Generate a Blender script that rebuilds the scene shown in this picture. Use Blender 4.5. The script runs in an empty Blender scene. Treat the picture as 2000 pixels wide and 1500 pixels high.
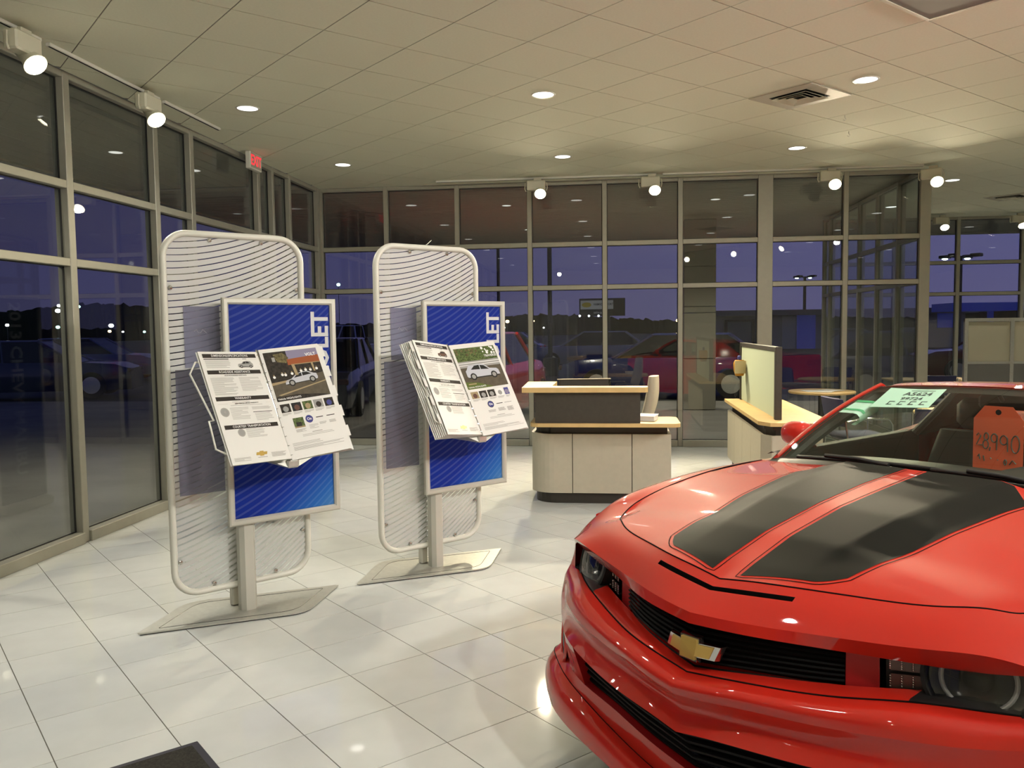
import bpy, math, random
import numpy as np
from mathutils import Matrix, Vector

random.seed(7)
C = bpy.context.scene.collection
SC = bpy.context.scene
PI = math.pi
def R(d): return math.radians(d)

# ------------------------------------------------------------------ camera
H, F = 1.62, 1637.3
cam_d = bpy.data.cameras.new('camera'); cam = bpy.data.objects.new('camera', cam_d); C.objects.link(cam)
cam_d.sensor_width = 36.0; cam_d.lens = F/2000*36.0; cam_d.clip_start = .05; cam_d.clip_end = 2000
def cam_matrix(pitch=.06685, roll=.0119, yaw=R(7.1)):
    cp, sp = math.cos(pitch), math.sin(pitch)
    fw = np.array([0, cp, -sp]); rt = np.array([1., 0, 0]); dn = np.array([0, -sp, -cp])
    c, s = math.cos(roll), math.sin(roll)
    r2 = c*rt+s*dn; d2 = -s*rt+c*dn
    cy, sy = math.cos(yaw), math.sin(yaw)
    Z = np.array([[cy, -sy, 0], [sy, cy, 0], [0, 0, 1]])
    r2, d2, fw = Z@r2, Z@d2, Z@fw
    return Matrix(((r2[0], -d2[0], -fw[0], 0), (r2[1], -d2[1], -fw[1], 0), (r2[2], -d2[2], -fw[2], H), (0, 0, 0, 1)))
cam.matrix_world = cam_matrix()
SC.camera = cam
vs = SC.view_settings
vs.view_transform = 'Standard'; vs.look = 'None'; vs.gamma = 1.0; vs.use_curve_mapping = False
vs.exposure = -0.46
SC.cycles.transparent_max_bounces = 32
SC.cycles.max_bounces = 10
SC.cycles.use_denoising = True
SC.cycles.caustics_reflective = False
SC.cycles.sample_clamp_indirect = 4.0

# ------------------------------------------------------------------ dusk sky
W = bpy.data.worlds.new('dusk_sky'); SC.world = W; W.use_nodes = True
nt = W.node_tree; nt.nodes.clear()
def N(nt, t, **k):
    n = nt.nodes.new(t)
    for a, b in k.items():
        if a.startswith('i_'): n.inputs[a[2:].replace('_', ' ')].default_value = b
        else: setattr(n, a, b)
    return n
out = N(nt, 'ShaderNodeOutputWorld'); bg = N(nt, 'ShaderNodeBackground')
tc = N(nt, 'ShaderNodeTexCoord'); sx = N(nt, 'ShaderNodeSeparateXYZ')
nt.links.new(tc.outputs['Generated'], sx.inputs[0])
def ramp(nt, stops, src):
    r = N(nt, 'ShaderNodeValToRGB'); e = r.color_ramp.elements
    while len(e) < len(stops): e.new(.5)
    for a, (p, c) in zip(e, stops): a.position = p; a.color = (*c, 1)
    nt.links.new(src, r.inputs[0]); return r
r1 = ramp(nt, [(0, (.062, .056, .125)), (.08, (.056, .052, .130)), (.35, (.034, .038, .115)), (1, (.012, .016, .07))], sx.outputs['Z'])
mx = N(nt, 'ShaderNodeMapRange'); mx.inputs[1].default_value = -.9; mx.inputs[2].default_value = .75
mx.inputs[3].default_value = .65; mx.inputs[4].default_value = 3.7
nt.links.new(sx.outputs['X'], mx.inputs[0])
nt.links.new(r1.outputs[0], bg.inputs[0]); nt.links.new(mx.outputs[0], bg.inputs[1])
nt.links.new(bg.outputs[0], out.inputs[0])

# ------------------------------------------------------------------ materials
def mat(name, col, rough=.5, metal=0., coat=0., spec=.5, noise=0., nscale=30., bump=0., bscale=200., emit=None, estr=0., objvar=0., trans=0.):
    m = bpy.data.materials.new(name); m.use_nodes = True; t = m.node_tree
    b = t.nodes['Principled BSDF']
    b.inputs['Base Color'].default_value = (*col, 1); b.inputs['Roughness'].default_value = rough
    b.inputs['Metallic'].default_value = metal; b.inputs['Coat Weight'].default_value = coat
    b.inputs['Coat Roughness'].default_value = .03
    b.inputs['Specular IOR Level'].default_value = spec
    if trans: b.inputs['Transmission Weight'].default_value = trans
    if emit: b.inputs['Emission Color'].default_value = (*emit, 1); b.inputs['Emission Strength'].default_value = estr
    co = N(t, 'ShaderNodeTexCoord')
    if noise or objvar:
        n = N(t, 'ShaderNodeTexNoise'); n.inputs['Scale'].default_value = nscale; n.inputs['Detail'].default_value = 4
        t.links.new(co.outputs['Object'], n.inputs['Vector'])
        mr = N(t, 'ShaderNodeMapRange'); mr.inputs[1].default_value = .3; mr.inputs[2].default_value = .7
        mr.inputs[3].default_value = 1-noise; mr.inputs[4].default_value = 1+noise
        t.links.new(n.outputs['Fac'], mr.inputs[0]); src = mr.outputs[0]
        if objvar:
            oi = N(t, 'ShaderNodeObjectInfo'); m2 = N(t, 'ShaderNodeMapRange')
            m2.inputs[3].default_value = 1-objvar; m2.inputs[4].default_value = 1+objvar
            t.links.new(oi.outputs['Random'], m2.inputs[0])
            mu = N(t, 'ShaderNodeMath', operation='MULTIPLY'); t.links.new(src, mu.inputs[0]); t.links.new(m2.outputs[0], mu.inputs[1]); src = mu.outputs[0]
        vm = N(t, 'ShaderNodeVectorMath', operation='SCALE'); vm.inputs[0].default_value = col
        t.links.new(src, vm.inputs['Scale']); t.links.new(vm.outputs[0], b.inputs['Base Color'])
    if bump:
        n = N(t, 'ShaderNodeTexNoise'); n.inputs['Scale'].default_value = bscale; n.inputs['Detail'].default_value = 3
        t.links.new(co.outputs['Object'], n.inputs['Vector'])
        bp = N(t, 'ShaderNodeBump'); bp.inputs['Strength'].default_value = bump; bp.inputs['Distance'].default_value = .01
        t.links.new(n.outputs['Fac'], bp.inputs['Height']); t.links.new(bp.outputs[0], b.inputs['Normal'])
    return m
def glassmat(name, tint=(.85, .88, .86), f0=.05, rough=0., gcol=(1, 1, 1)):
    """thin architectural glass: clear transmission plus a Schlick mirror, the same from both sides"""
    m = bpy.data.materials.new(name); m.use_nodes = True; t = m.node_tree; t.nodes.clear()
    o = N(t, 'ShaderNodeOutputMaterial'); tr = N(t, 'ShaderNodeBsdfTransparent'); gl = N(t, 'ShaderNodeBsdfGlossy')
    tr.inputs[0].default_value = (*tint, 1); gl.inputs['Roughness'].default_value = rough; gl.inputs[0].default_value = (*gcol, 1)
    lw = N(t, 'ShaderNodeLayerWeight'); lw.inputs['Blend'].default_value = .5
    p = N(t, 'ShaderNodeMath', operation='POWER'); p.inputs[1].default_value = 5
    t.links.new(lw.outputs['Facing'], p.inputs[0])
    mr = N(t, 'ShaderNodeMapRange'); mr.inputs[3].default_value = f0; mr.inputs[4].default_value = 1.
    t.links.new(p.outputs[0], mr.inputs[0])
    mx = N(t, 'ShaderNodeMixShader'); t.links.new(mr.outputs[0], mx.inputs[0])
    t.links.new(tr.outputs[0], mx.inputs[1]); t.links.new(gl.outputs[0], mx.inputs[2]); t.links.new(mx.outputs[0], o.inputs[0])
    return m
def emat(name, col, s):
    m = bpy.data.materials.new(name); m.use_nodes = True; t = m.node_tree; t.nodes.clear()
    o = N(t, 'ShaderNodeOutputMaterial'); e = N(t, 'ShaderNodeEmission'); e.inputs[0].default_value = (*col, 1); e.inputs[1].default_value = s
    t.links.new(e.outputs[0], o.inputs[0]); return m
M = {}
M['floor_tile'] = mat('floor_tile', (.61, .63, .62), .035, spec=.5, noise=.03, nscale=6, objvar=.025)
M['grout'] = mat('grout', (.13, .12, .10), .8, noise=.1)
M['ceil_tile'] = mat('ceiling_tile', (.88, .885, .72), .9, noise=.02, nscale=60, bump=.15, bscale=300, objvar=.01)
M['ceil_gap'] = mat('ceiling_gap', (.22, .20, .16), .9)
M['mullion'] = mat('mullion_metal', (.33, .32, .265), .42, metal=.25, noise=.03, nscale=15)
M['gasket'] = mat('gasket', (.012, .012, .012), .6)
M['pane'] = glassmat('window_glass', (.84, .87, .87), .06)
M['wall'] = mat('painted_wall', (.85, .83, .75), .8, noise=.02)
M['soffit'] = mat('soffit_plank', (.62, .60, .52), .6, noise=.05)
M['white'] = mat('white_paint', (.72, .71, .64), .4)
M['fixture'] = mat('fixture_paint', (.62, .60, .48), .45)
M['dark'] = mat('dark_plastic', (.018, .018, .018), .5)
M['black'] = mat('black_gap', (.004, .004, .004), .8, spec=.05)
M['chrome'] = mat('chrome', (.75, .75, .74), .12, metal=1.)
M['steel'] = mat('brushed_steel', (.60, .60, .55), .40, metal=.65, noise=.06, nscale=40)
M['silver'] = mat('silver_paint', (.60, .595, .53), .42, metal=.25)
M['offwhite'] = mat('frame_paint', (.74, .735, .66), .35)
M['maple'] = mat('maple_laminate', (.66, .46, .20), .38, noise=.08, nscale=9)
M['greige'] = mat('greige_laminate', (.47, .44, .345), .5, noise=.03, nscale=20)
M['charcoal'] = mat('charcoal_laminate', (.035, .03, .022), .55, noise=.1)
M['toe'] = mat('toe_kick', (.022, .018, .014), .5)
M['paper'] = mat('paper', (.78, .78, .75), .5, spec=.25)
M['ink'] = mat('ink', (.03, .025, .022), .6, spec=.2)
M['inkgrey'] = mat('ink_grey', (.36, .35, .33), .5)
M['gold'] = mat('gold', (.55, .38, .10), .3, metal=.35)
M['red_paint'] = mat('red_car_paint', (.47, .017, .009), .5, coat=1., spec=.08)
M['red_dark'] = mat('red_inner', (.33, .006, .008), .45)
M['stripe'] = mat('stripe_vinyl', (.012, .012, .010), .55, spec=.03)
M['cblack'] = mat('black_trim', (.006, .006, .006), .42)
M['grille'] = mat('grille_bar', (.003, .003, .003), .6, spec=.12)
M['rubber'] = mat('rubber', (.015, .015, .015), .7)
M['cabin'] = mat('cabin_trim', (.030, .031, .027), .65, bump=.2, bscale=300)
M['seat'] = mat('seat_fabric', (.028, .028, .026), .8)
M['carglass'] = glassmat('car_glass', (.80, .86, .80), .045)
M['lens'] = glassmat('lamp_lens', (.72, .72, .72), .05)
M['beige'] = mat('beige_upholstery', (.45, .40, .31), .8, bump=.2, bscale=400)
M['navy'] = mat('navy_upholstery', (.022, .024, .075), .8, bump=.2, bscale=400)
M['lamp_lens'] = emat('lamp_glow', (1., .97, .88), 5.)
M['track_lens'] = emat('track_glow', (1., .90, .66), 26.)
M['asphalt'] = mat('asphalt', (.055, .053, .05), .75, noise=.2, nscale=3)
M['concrete'] = mat('concrete', (.20, .19, .17), .8, noise=.15, nscale=1.2)
M['grass'] = mat('grass_field', (.02, .035, .012), .9, noise=.3, nscale=.1)
M['tree'] = mat('treeline_leaves', (.008, .010, .007), .9, noise=.4, nscale=.3)

# ------------------------------------------------------------------ mesh helpers
class MB:
    def __init__(s): s.v = []; s.f = []; s.m = []
    def add(s, vs, fs, mi=0):
        o = len(s.v); s.v += [tuple(map(float, p)) for p in vs]; s.f += [tuple(i+o for i in f) for f in fs]; s.m += [mi]*len(fs); return s
    def box(s, c, d, mi=0, rz=0., bev=0.):
        x, y, z = d[0]/2, d[1]/2, d[2]/2; cs, sn = math.cos(rz), math.sin(rz)
        if bev <= 0:
            P = [(i*x, j*y, k*z) for k in (-1, 1) for (i, j) in ((-1, -1), (1, -1), (1, 1), (-1, 1))]
            fs = [(3, 2, 1, 0), (4, 5, 6, 7), (0, 1, 5, 4), (1, 2, 6, 5), (2, 3, 7, 6), (3, 0, 4, 7)]
        else:
            b = min(bev, x*.99, y*.99, z*.99); P = []
            def ring(ix, iy, zz): return [(-ix, -iy, zz), (ix, -iy, zz), (ix, iy, zz), (-ix, iy, zz)]
            def oct_(X, Y, zz): return [(-X+b, -Y, zz), (X-b, -Y, zz), (X, -Y+b, zz), (X, Y-b, zz), (X-b, Y, zz), (-X+b, Y, zz), (-X, Y-b, zz), (-X, -Y+b, zz)]
            P = ring(x-b, y-b, -z)+oct_(x, y, -z+b)+oct_(x, y, z-b)+ring(x-b, y-b, z)
            fs = [(3, 2, 1, 0)]
            for L, (r, o) in enumerate(((0, 4), (20, 12))):
                q = [(0, 0, 1), (1, 2, 3), (2, 4, 5), (3, 6, 7)]
                for i in range(4):
                    a, c2 = r+i, r+(i+1) % 4
                    e0, e1 = o+2*i, o+2*i+1; n0 = o+(2*i+2) % 8; p1 = o+(2*i-1) % 8
                    f1 = (a, c2, e1, e0); f2 = (a, e0, p1)
                    fs += [f1, f2] if L == 0 else [f1[::-1], f2[::-1]]
            for i in range(8): fs.append((4+i, 4+(i+1) % 8, 12+(i+1) % 8, 12+i))
            fs.append((20, 21, 22, 23))
        P = [(c[0]+p[0]*cs-p[1]*sn, c[1]+p[0]*sn+p[1]*cs, c[2]+p[2]) for p in P]
        return s.add(P, fs, mi)
    def prism(s, poly, z0, z1, mi=0, cap=True):
        n = len(poly); P = [(p[0], p[1], z0) for p in poly]+[(p[0], p[1], z1) for p in poly]
        fs = [(i, (i+1) % n, n+(i+1) % n, n+i) for i in range(n)]
        if cap: fs += [tuple(range(n-1, -1, -1)), tuple(range(n, 2*n))]
        return s.add(P, fs, mi)
    def hull(s, A, B, mi=0):
        """solid between two equal 3-D polygons"""
        n = len(A)
        return s.add(list(A)+list(B), [(i, (i+1) % n, n+(i+1) % n, n+i) for i in range(n)]+[tuple(range(n-1, -1, -1)), tuple(range(n, 2*n))], mi)
    def grid(s, rows, mi=0, flip=False, closeu=False):
        nr, nc = len(rows), len(rows[0]); P = [p for r in rows for p in r]; fs = []
        for i in range(nr-1):
            for j in range(nc-(0 if closeu else 1)):
                k = (j+1) % nc
                q = (i*nc+j, i*nc+k, (i+1)*nc+k, (i+1)*nc+j); fs.append(q[::-1] if flip else q)
        return s.add(P, fs, mi)
    def tube(s, path, r, n=8, mi=0, closed=False, cap=True):
        P = [Vector(p) for p in path]; m = len(P); rows = []; up = None
        for i in range(m):
            a = P[i-1] if (i > 0 or closed) else P[i]; b = P[(i+1) % m] if (i < m-1 or closed) else P[i]
            t = (b-a).normalized()
            if up is None:
                up = Vector((0, 0, 1)) if abs(t.z) < .9 else Vector((1, 0, 0))
            u = (up-t*up.dot(t)); u = u.normalized() if u.length > 1e-6 else t.orthogonal().normalized(); w = t.cross(u); up = u
            rr = r[i] if isinstance(r, (list, tuple)) else r
            rows.append([P[i]+u*rr*math.cos(2*PI*k/n)+w*rr*math.sin(2*PI*k/n) for k in range(n)])
        if closed: rows.append(rows[0])
        s.grid(rows, mi, closeu=True)
        if cap and not closed:
            s.add(rows[0], [tuple(range(n-1, -1, -1))], mi); s.add(rows[-1], [tuple(range(n))], mi)
        return s
    def lathe(s, prof, n=24, c=(0, 0, 0), ax='z', mi=0):
        rows = []
        for r, z in prof:
            row = []
            for k in range(n):
                a = 2*PI*k/n; x, y = r*math.cos(a), r*math.sin(a)
                q = (x, y, z) if ax == 'z' else ((z, x, y) if ax == 'x' else (y, z, x))
                row.append((c[0]+q[0], c[1]+q[1], c[2]+q[2]))
            rows.append(row)
        return s.grid(rows, mi, closeu=True)
    def ellip(s, c, r, n=12, mi=0):
        rows = []
        for i in range(n+1):
            th = PI*i/n
            rows.append([(c[0]+r[0]*math.sin(th)*math.cos(2*PI*k/(2*n)), c[1]+r[1]*math.sin(th)*math.sin(2*PI*k/(2*n)), c[2]-r[2]*math.cos(th)) for k in range(2*n)])
        return s.grid(rows, mi, closeu=True)
    def xf(s, fn): s.v = [tuple(fn(*p)) for p in s.v]; return s
    def build(s, name, mats, parent=None, smooth=False, label=None):
        me = bpy.data.meshes.new(name); me.from_pydata(s.v, [], s.f)
        mats = mats if isinstance(mats, (list, tuple)) else [mats]
        for q in mats: me.materials.append(M[q] if isinstance(q, str) else q)
        if len(mats) > 1: me.polygons.foreach_set('material_index', s.m)
        if smooth:
            me.polygons.foreach_set('use_smooth', [True]*len(me.polygons))
            if smooth is not True: me.set_sharp_from_angle(angle=R(smooth))
        me.update()
        o = bpy.data.objects.new(name, me); C.objects.link(o)
        if parent is not None: o.parent = parent
        if label: o['label'] = label
        return o
def tag(o, label=None, cat=None, group=None, kind=None):
    for k, v in (('label', label), ('category', cat), ('group', group), ('kind', kind)):
        if v: o[k] = v
    return o
def empty(name, loc, rz=0., label=None, cat=None, group=None, kind=None):
    o = bpy.data.objects.new(name, None); C.objects.link(o); o.location = loc; o.rotation_euler = (0, 0, rz); o.empty_display_size = .1
    return tag(o, label, cat, group, kind)
def dup(root, loc, rz=None, label=None):
    r = root.copy(); C.objects.link(r); r.location = loc
    if rz is not None: r.rotation_euler = (0, 0, rz)
    if label: r['label'] = label
    for ch in list(root.children):
        c = ch.copy(); C.objects.link(c); c.parent = r
        for g in list(ch.children):
            d = g.copy(); C.objects.link(d); d.parent = c
    return r
_tcache = {}
def text2d(s, size=1., align='CENTER', bold=0., sx=1.):
    """outline of a word as (verts2d, faces)"""
    key = (s, align, bold)
    if key not in _tcache:
        cu = bpy.data.curves.new('t', 'FONT'); cu.body = s; cu.size = 1.; cu.align_x = align; cu.align_y = 'CENTER'; cu.offset = bold; cu.resolution_u = 2
        ob = bpy.data.objects.new('t', cu); C.objects.link(ob); bpy.context.view_layer.update()
        me = bpy.data.meshes.new_from_object(ob.evaluated_get(bpy.context.evaluated_depsgraph_get()))
        _tcache[key] = ([(v.co.x, v.co.y) for v in me.vertices], [tuple(p.vertices) for p in me.polygons])
        bpy.data.objects.remove(ob); bpy.data.curves.remove(cu); bpy.data.meshes.remove(me)
    v, f = _tcache[key]
    return [(x*size*sx, y*size) for x, y in v], f
def put_text(mb, s, fn, size, mi=0, align='CENTER', bold=0., sx=1.):
    v, f = text2d(s, size, align, bold, sx); mb.add([fn(x, y) for x, y in v], f, mi)
def spline(K, n):
    """natural-ish Catmull-Rom through control points K, n samples per span"""
    K = [np.array(k, float) for k in K]; o = []
    for i in range(len(K)-1):
        p0 = K[i-1] if i > 0 else 2*K[0]-K[1]; p1, p2 = K[i], K[i+1]; p3 = K[i+2] if i+2 < len(K) else 2*K[-1]-K[-2]
        for j in range(n):
            t = j/n; o.append(.5*((2*p1)+(-p0+p2)*t+(2*p0-5*p1+4*p2-p3)*t*t+(-p0+3*p1-3*p2+p3)*t**3))
    o.append(K[-1]); return o
def cspline(K, n):
    """natural cubic through control points, chord-length parameter, n samples per span"""
    K = np.array(K, float); m = len(K)
    if m < 3: return [K[0]+(K[1]-K[0])*j/n for j in range(n)]+[K[1]]
    h = np.maximum(np.linalg.norm(np.diff(K, axis=0), axis=1), 1e-6); A = np.eye(m); B = np.zeros_like(K)
    for i in range(1, m-1):
        A[i, i-1] = h[i-1]; A[i, i] = 2*(h[i-1]+h[i]); A[i, i+1] = h[i]; B[i] = 3*((K[i+1]-K[i])/h[i]-(K[i]-K[i-1])/h[i-1])
    c = np.linalg.solve(A, B); o = []
    for i in range(m-1):
        b = (K[i+1]-K[i])/h[i]-h[i]*(2*c[i]+c[i+1])/3; d = (c[i+1]-c[i])/(3*h[i])
        for j in range(n): u = h[i]*j/n; o.append(K[i]+b*u+c[i]*u*u+d*u**3)
    o.append(K[-1]); return o
def light(name, kind, loc, energy, col, rot=(0, 0, 0), **k):
    d = bpy.data.lights.new(name, kind); d.energy = energy; d.color = col
    for a, b in k.items(): setattr(d, a, b)
    o = bpy.data.objects.new(name, d); C.objects.link(o); o.location = loc; o.rotation_euler = rot
    return o
def aim(o, tgt):
    d = Vector(tgt)-o.location; o.rotation_euler = d.to_track_quat('-Z', 'Y').to_euler()
# ================================================================== THE ROOM
XL, YB, CH = -4.08, 11.38, 3.575
XC = 3.99          # outer corner of the back wall
YF, XR, YS = 16.6, 12.6, -6.4
# floor and ceiling grids run at 45 degrees to the walls
S2 = math.sqrt(.5)
def inA(x, y): return XL <= x <= XR and YS <= y <= YB
def inB(x, y): return XC <= x <= XR and YS <= y <= YF
def clip(poly, ax, val, keep_less):
    o = []
    for i in range(len(poly)):
        a, b = poly[i], poly[(i+1) % len(poly)]
        da, db = (a[ax]-val), (b[ax]-val)
        if not keep_less: da, db = -da, -db
        if da <= 0: o.append(a)
        if (da < 0 < db) or (db < 0 < da):
            t = da/(da-db); o.append((a[0]+(b[0]-a[0])*t, a[1]+(b[1]-a[1])*t))
    return o
Rm = np.array(cam.matrix_world.to_3x3()).T
def pix(p):
    q = Rm@(np.array(p)-np.array([0, 0, H]))
    if q[2] > -.05: return None
    return (1000+F*q[0]/-q[2], 750-F*q[1]/-q[2], -q[2])
def tiles(z, pitch, size, ox, oy, th, up, matname, base, basemat, name, tilename, limit):
    root = empty(name, (0, 0, 0), kind='structure')
    u = (S2, S2); v = (-S2, S2)
    P = [(XL, YS), (XR, YS), (XR, YF), (XC, YF), (XC, YB), (XL, YB)]
    zb = z-(.0025 if up else -.004)
    b = MB(); b.prism(P, min(zb, zb-(.05 if up else -.05)), max(zb, zb-(.05 if up else -.05))); b.build(base, basemat, root)
    h = size/2; pieces = []
    for i in range(-60, 61):
        for j in range(-60, 61):
            cx, cy = ox+(i+.5)*pitch*u[0]+(j+.5)*pitch*v[0], oy+(i+.5)*pitch*u[1]+(j+.5)*pitch*v[1]
            poly = [(cx+a*h*u[0]+c*h*v[0], cy+a*h*u[1]+c*h*v[1]) for a, c in ((-1, -1), (1, -1), (1, 1), (-1, 1))]
            full = all(inA(*q) or inB(*q) for q in poly) and (inA(cx, cy) or inB(cx, cy))
            if not full:
                best = []
                for (x0, x1, y0, y1) in ((XL, XR, YS, YB), (XC, XR, YS, YF)):
                    q = poly
                    for ax, val, kl in ((0, x1, True), (0, x0, False), (1, y1, True), (1, y0, False)):
                        q = clip(q, ax, val, kl) if q else q
                    if len(q) >= 3:
                        A = abs(sum(q[k][0]*q[(k+1) % len(q)][1]-q[(k+1) % len(q)][0]*q[k][1] for k in range(len(q))))/2
                        if not best or A > best[0]: best = (A, q)
                if not best or best[0] < .002: continue
                poly = best[1]
            pp = [pix((a, c, z)) for a, c in poly]
            ar = 0
            if all(pp):
                ar = abs(sum(pp[k][0]*pp[(k+1) % len(pp)][1]-pp[(k+1) % len(pp)][0]*pp[k][1] for k in range(len(pp))))/2
                if max(q[0] for q in pp) < 0 or min(q[0] for q in pp) > 2000 or max(q[1] for q in pp) < 0 or min(q[1] for q in pp) > 1500: ar = 0
            pieces.append((ar, cx, cy, full, poly))
    pieces.sort(key=lambda q: -q[0])
    def solid(mb, poly, cx, cy):
        bv = .0012
        lo, hi = (z-th, z) if up else (z, z+th)
        if up: top = [(cx+(a-cx)*(1-bv/h), cy+(c-cy)*(1-bv/h)) for a, c in poly]; mb.hull([(a-0, c, lo) for a, c in poly], [(a, c, hi-.0008) for a, c in poly]); 
        else: mb.hull([(a, c, lo) for a, c in poly], [(a, c, hi) for a, c in poly])
    sh = MB(); sq = [(a*h*u[0]+c*h*v[0], a*h*u[1]+c*h*v[1]) for a, c in ((-1, -1), (1, -1), (1, 1), (-1, 1))]
    lo, hi = (-th, 0) if up else (0, th)
    sh.hull([(a, c, lo) for a, c in sq], [(a, c, hi) for a, c in sq])
    first = None; rest = MB(); n = 0
    for ar, cx, cy, full, poly in pieces:
        if ar > 0 and n < limit:
            n += 1
            if full:
                if first is None: first = o = sh.build(tilename, matname, root)
                else: o = first.copy(); C.objects.link(o)
                o.location = (cx, cy, z)
            else:
                mb = MB(); mb.hull([(a-cx, c-cy, lo) for a, c in poly], [(a-cx, c-cy, hi) for a, c in poly])
                o = mb.build(tilename, matname, root); o.location = (cx, cy, z)
        else:
            rest.hull([(a, c, z+lo) for a, c in poly], [(a, c, z+hi) for a, c in poly])
    o = rest.build(tilename+'s_beyond', matname, root); o['kind'] = 'stuff'
    return root
floor = tiles(0., .4122, .4080, -.955, 3.422, .012, True, 'floor_tile', 'screed', 'grout', 'floor', 'floor_tile', 300)
# ceiling tiles touched by the big air grille / diffusers are covered by those units (they lie flush below)
ceiling = tiles(CH, .6115, .6035, 1.572, 7.158, .015, False, 'ceil_tile', 'deck', 'ceil_gap', 'ceiling', 'ceiling_tile', 300)

# ---- glazed walls: mullions, transoms, panes are parts of each wall
TZ = (.0, .10, 2.155, 2.735, 3.55)       # sill top, transom centres, head
def glazed(name, kindlabel, along, fixed, ticks, inward, wide=(), z_head=CH):
    """along 'x' or 'y'; fixed = coordinate of the inner face; ticks = mullion centres with widths; inward = sign towards the room"""
    root = empty(name, (0, 0, 0), kind='structure'); root['label'] = kindlabel
    dpt = .11
    mid = fixed-inward*dpt/2
    def bar(nm, a0, a1, z0, z1, d=dpt, m='mullion', off=0., bev=.004):
        b = MB(); c = (a0+a1)/2; L = a1-a0
        if along == 'x': b.box((c, mid+off, (z0+z1)/2), (L, d, z1-z0), bev=bev)
        else: b.box((mid+off, c, (z0+z1)/2), (d, L, z1-z0), bev=bev)
        return b.build(nm, m, root)
    for c, w in ticks: bar('mullion', c-w/2, c+w/2, 0., z_head)
    zs = [(0, .085, .13), (2.125, 2.185, dpt-.006), (2.705, 2.765, dpt-.006), (z_head-.05, z_head, dpt-.006)]
    for (c0, w0), (c1, w1) in zip(ticks[:-1], ticks[1:]):
        a0, a1 = c0+w0/2, c1-w1/2
        if a1-a0 < .05: continue
        for i, (z0, z1, d) in enumerate(zs): bar('sill' if i == 0 else ('head' if i == 3 else 'transom'), a0+.0005, a1-.0005, z0, z1, d, off=(0 if i else inward*.01))
        for z0, z1 in ((.085, 2.125), (2.185, 2.705), (2.765, z_head-.05)):
            bar('pane', a0+.002, a1-.002, z0+.002, z1-.002, .008, 'pane', off=-inward*.02, bev=0)
            g = MB()   # black glazing gasket round the pane
            for (p0, p1, q0, q1) in ((a0, a0+.008, z0, z1), (a1-.008, a1, z0, z1), (a0+.008, a1-.008, z0, z0+.008), (a0+.008, a1-.008, z1-.008, z1)):
                c, L = (p0+p1)/2, p1-p0
                if along == 'x': g.box((c, mid-inward*.008, (q0+q1)/2), (L, .012, q1-q0))
                else: g.box((mid-inward*.008, c, (q0+q1)/2), (.012, L, q1-q0))
            g.build('gasket', 'gasket', root)
    return root
wb = glazed('wall_back', 'glazed curtain wall across the back of the showroom', 'x', YB,
            [(-4.10, .09), (-3.147, .062), (-2.15, .062), (-1.155, .062), (-.147, .062), (.85, .062), (1.942, .19), (2.951, .062), (3.925, .13)], -1)
wl = glazed('wall_left', 'glazed curtain wall along the left side', 'y', XL,
            [(YS, .06), (-4.7, .062), (-3.1, .062), (-1.5, .062), (.1, .062), (1.7, .062), (3.3, .062), (4.72, .062), (5.955, .075), (7.18, .075), (7.83, .075), (9.37, .075), (9.78, .062), (10.31, .062), (11.33, .09)], 1)
wr = glazed('wall_return', 'glazed wall running away from the corner post', 'y', XC+.0,
            [(11.445, .0601), (12.35, .062), (13.3, .062), (14.25, .062), (15.2, .062), (16.1, .062), (16.55, .09)], 1)
wf = glazed('wall_far', 'glazed curtain wall far behind the partition', 'x', YF,
            [(4.04, .09), (5.2, .062), (6.32, .062), (7.45, .062), (8.6, .062), (9.75, .062), (10.9, .062), (12.55, .09)], -1)
for nm, c, d in (('wall_right', (XR+.06, (YS+YF)/2, CH/2), (.12, YF-YS, CH)), ('wall_front', ((XL+XR)/2, YS-.06, CH/2), (XR-XL, .12, CH))):
    b = MB(); b.box(c, d); o = b.build(nm, 'wall'); o['kind'] = 'structure'

# ---- recessed downlights on a 2.6 m grid
def downlight(x, y, label):
    t = empty('recessed_downlight', (x, y, CH), label=label, cat='ceiling light', group='round recessed downlights')
    b = MB(); b.lathe([(.088, -.004), (.100, -.006), (.104, -.002), (.104, .0), (.085, .0), (.085, .003)], 32); b.build('trim_ring', 'white', t, True)
    b = MB(); b.lathe([(.0, -.0035), (.06, -.0032), (.088, -.0025)], 32); b.build('lamp_lens', 'lamp_lens', t, True)
    light('downlight_lamp', 'AREA', (x, y, CH-.014), DL_W*(1.25 if x > 7 else 1.), (1., .965, .89), shape='DISK', size=.13, spread=R(118))
    return t
DL_W = 8.5
spots = [(-3.21, 7.18, 'recessed downlight over the left rounded display, next to the track lamps'), (-3.21, 9.78, 'recessed downlight nearest the back left corner of the ceiling'),
         (-.6, 7.18, 'recessed downlight in the middle of the ceiling'), (-.6, 9.78, 'recessed downlight just before the back glass above the desk'),
         (2.0, 9.78, 'recessed downlight near the back glass, right of the square diffuser'), (2.0, 7.18, 'recessed downlight right beside the square air diffuser'),
         (4.6, 12.35, 'recessed downlight beyond the corner post and its track lamp')]
for x in (-3.21, -.6, 2.0, 4.6, 7.2, 9.8):
    for y in (-3.22, -.62, 1.98, 4.58, 7.18, 9.78, 12.35, 14.95):
        if y > 11.4 and x < 4.2: continue
        if any(abs(x-a)+abs(y-b) < .1 for a, b, _ in spots): continue
        if x > 9 and y < 6: continue
        spots.append((x, y, 'recessed downlight in the ceiling outside the photograph'))
for s in spots: downlight(*s)

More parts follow.
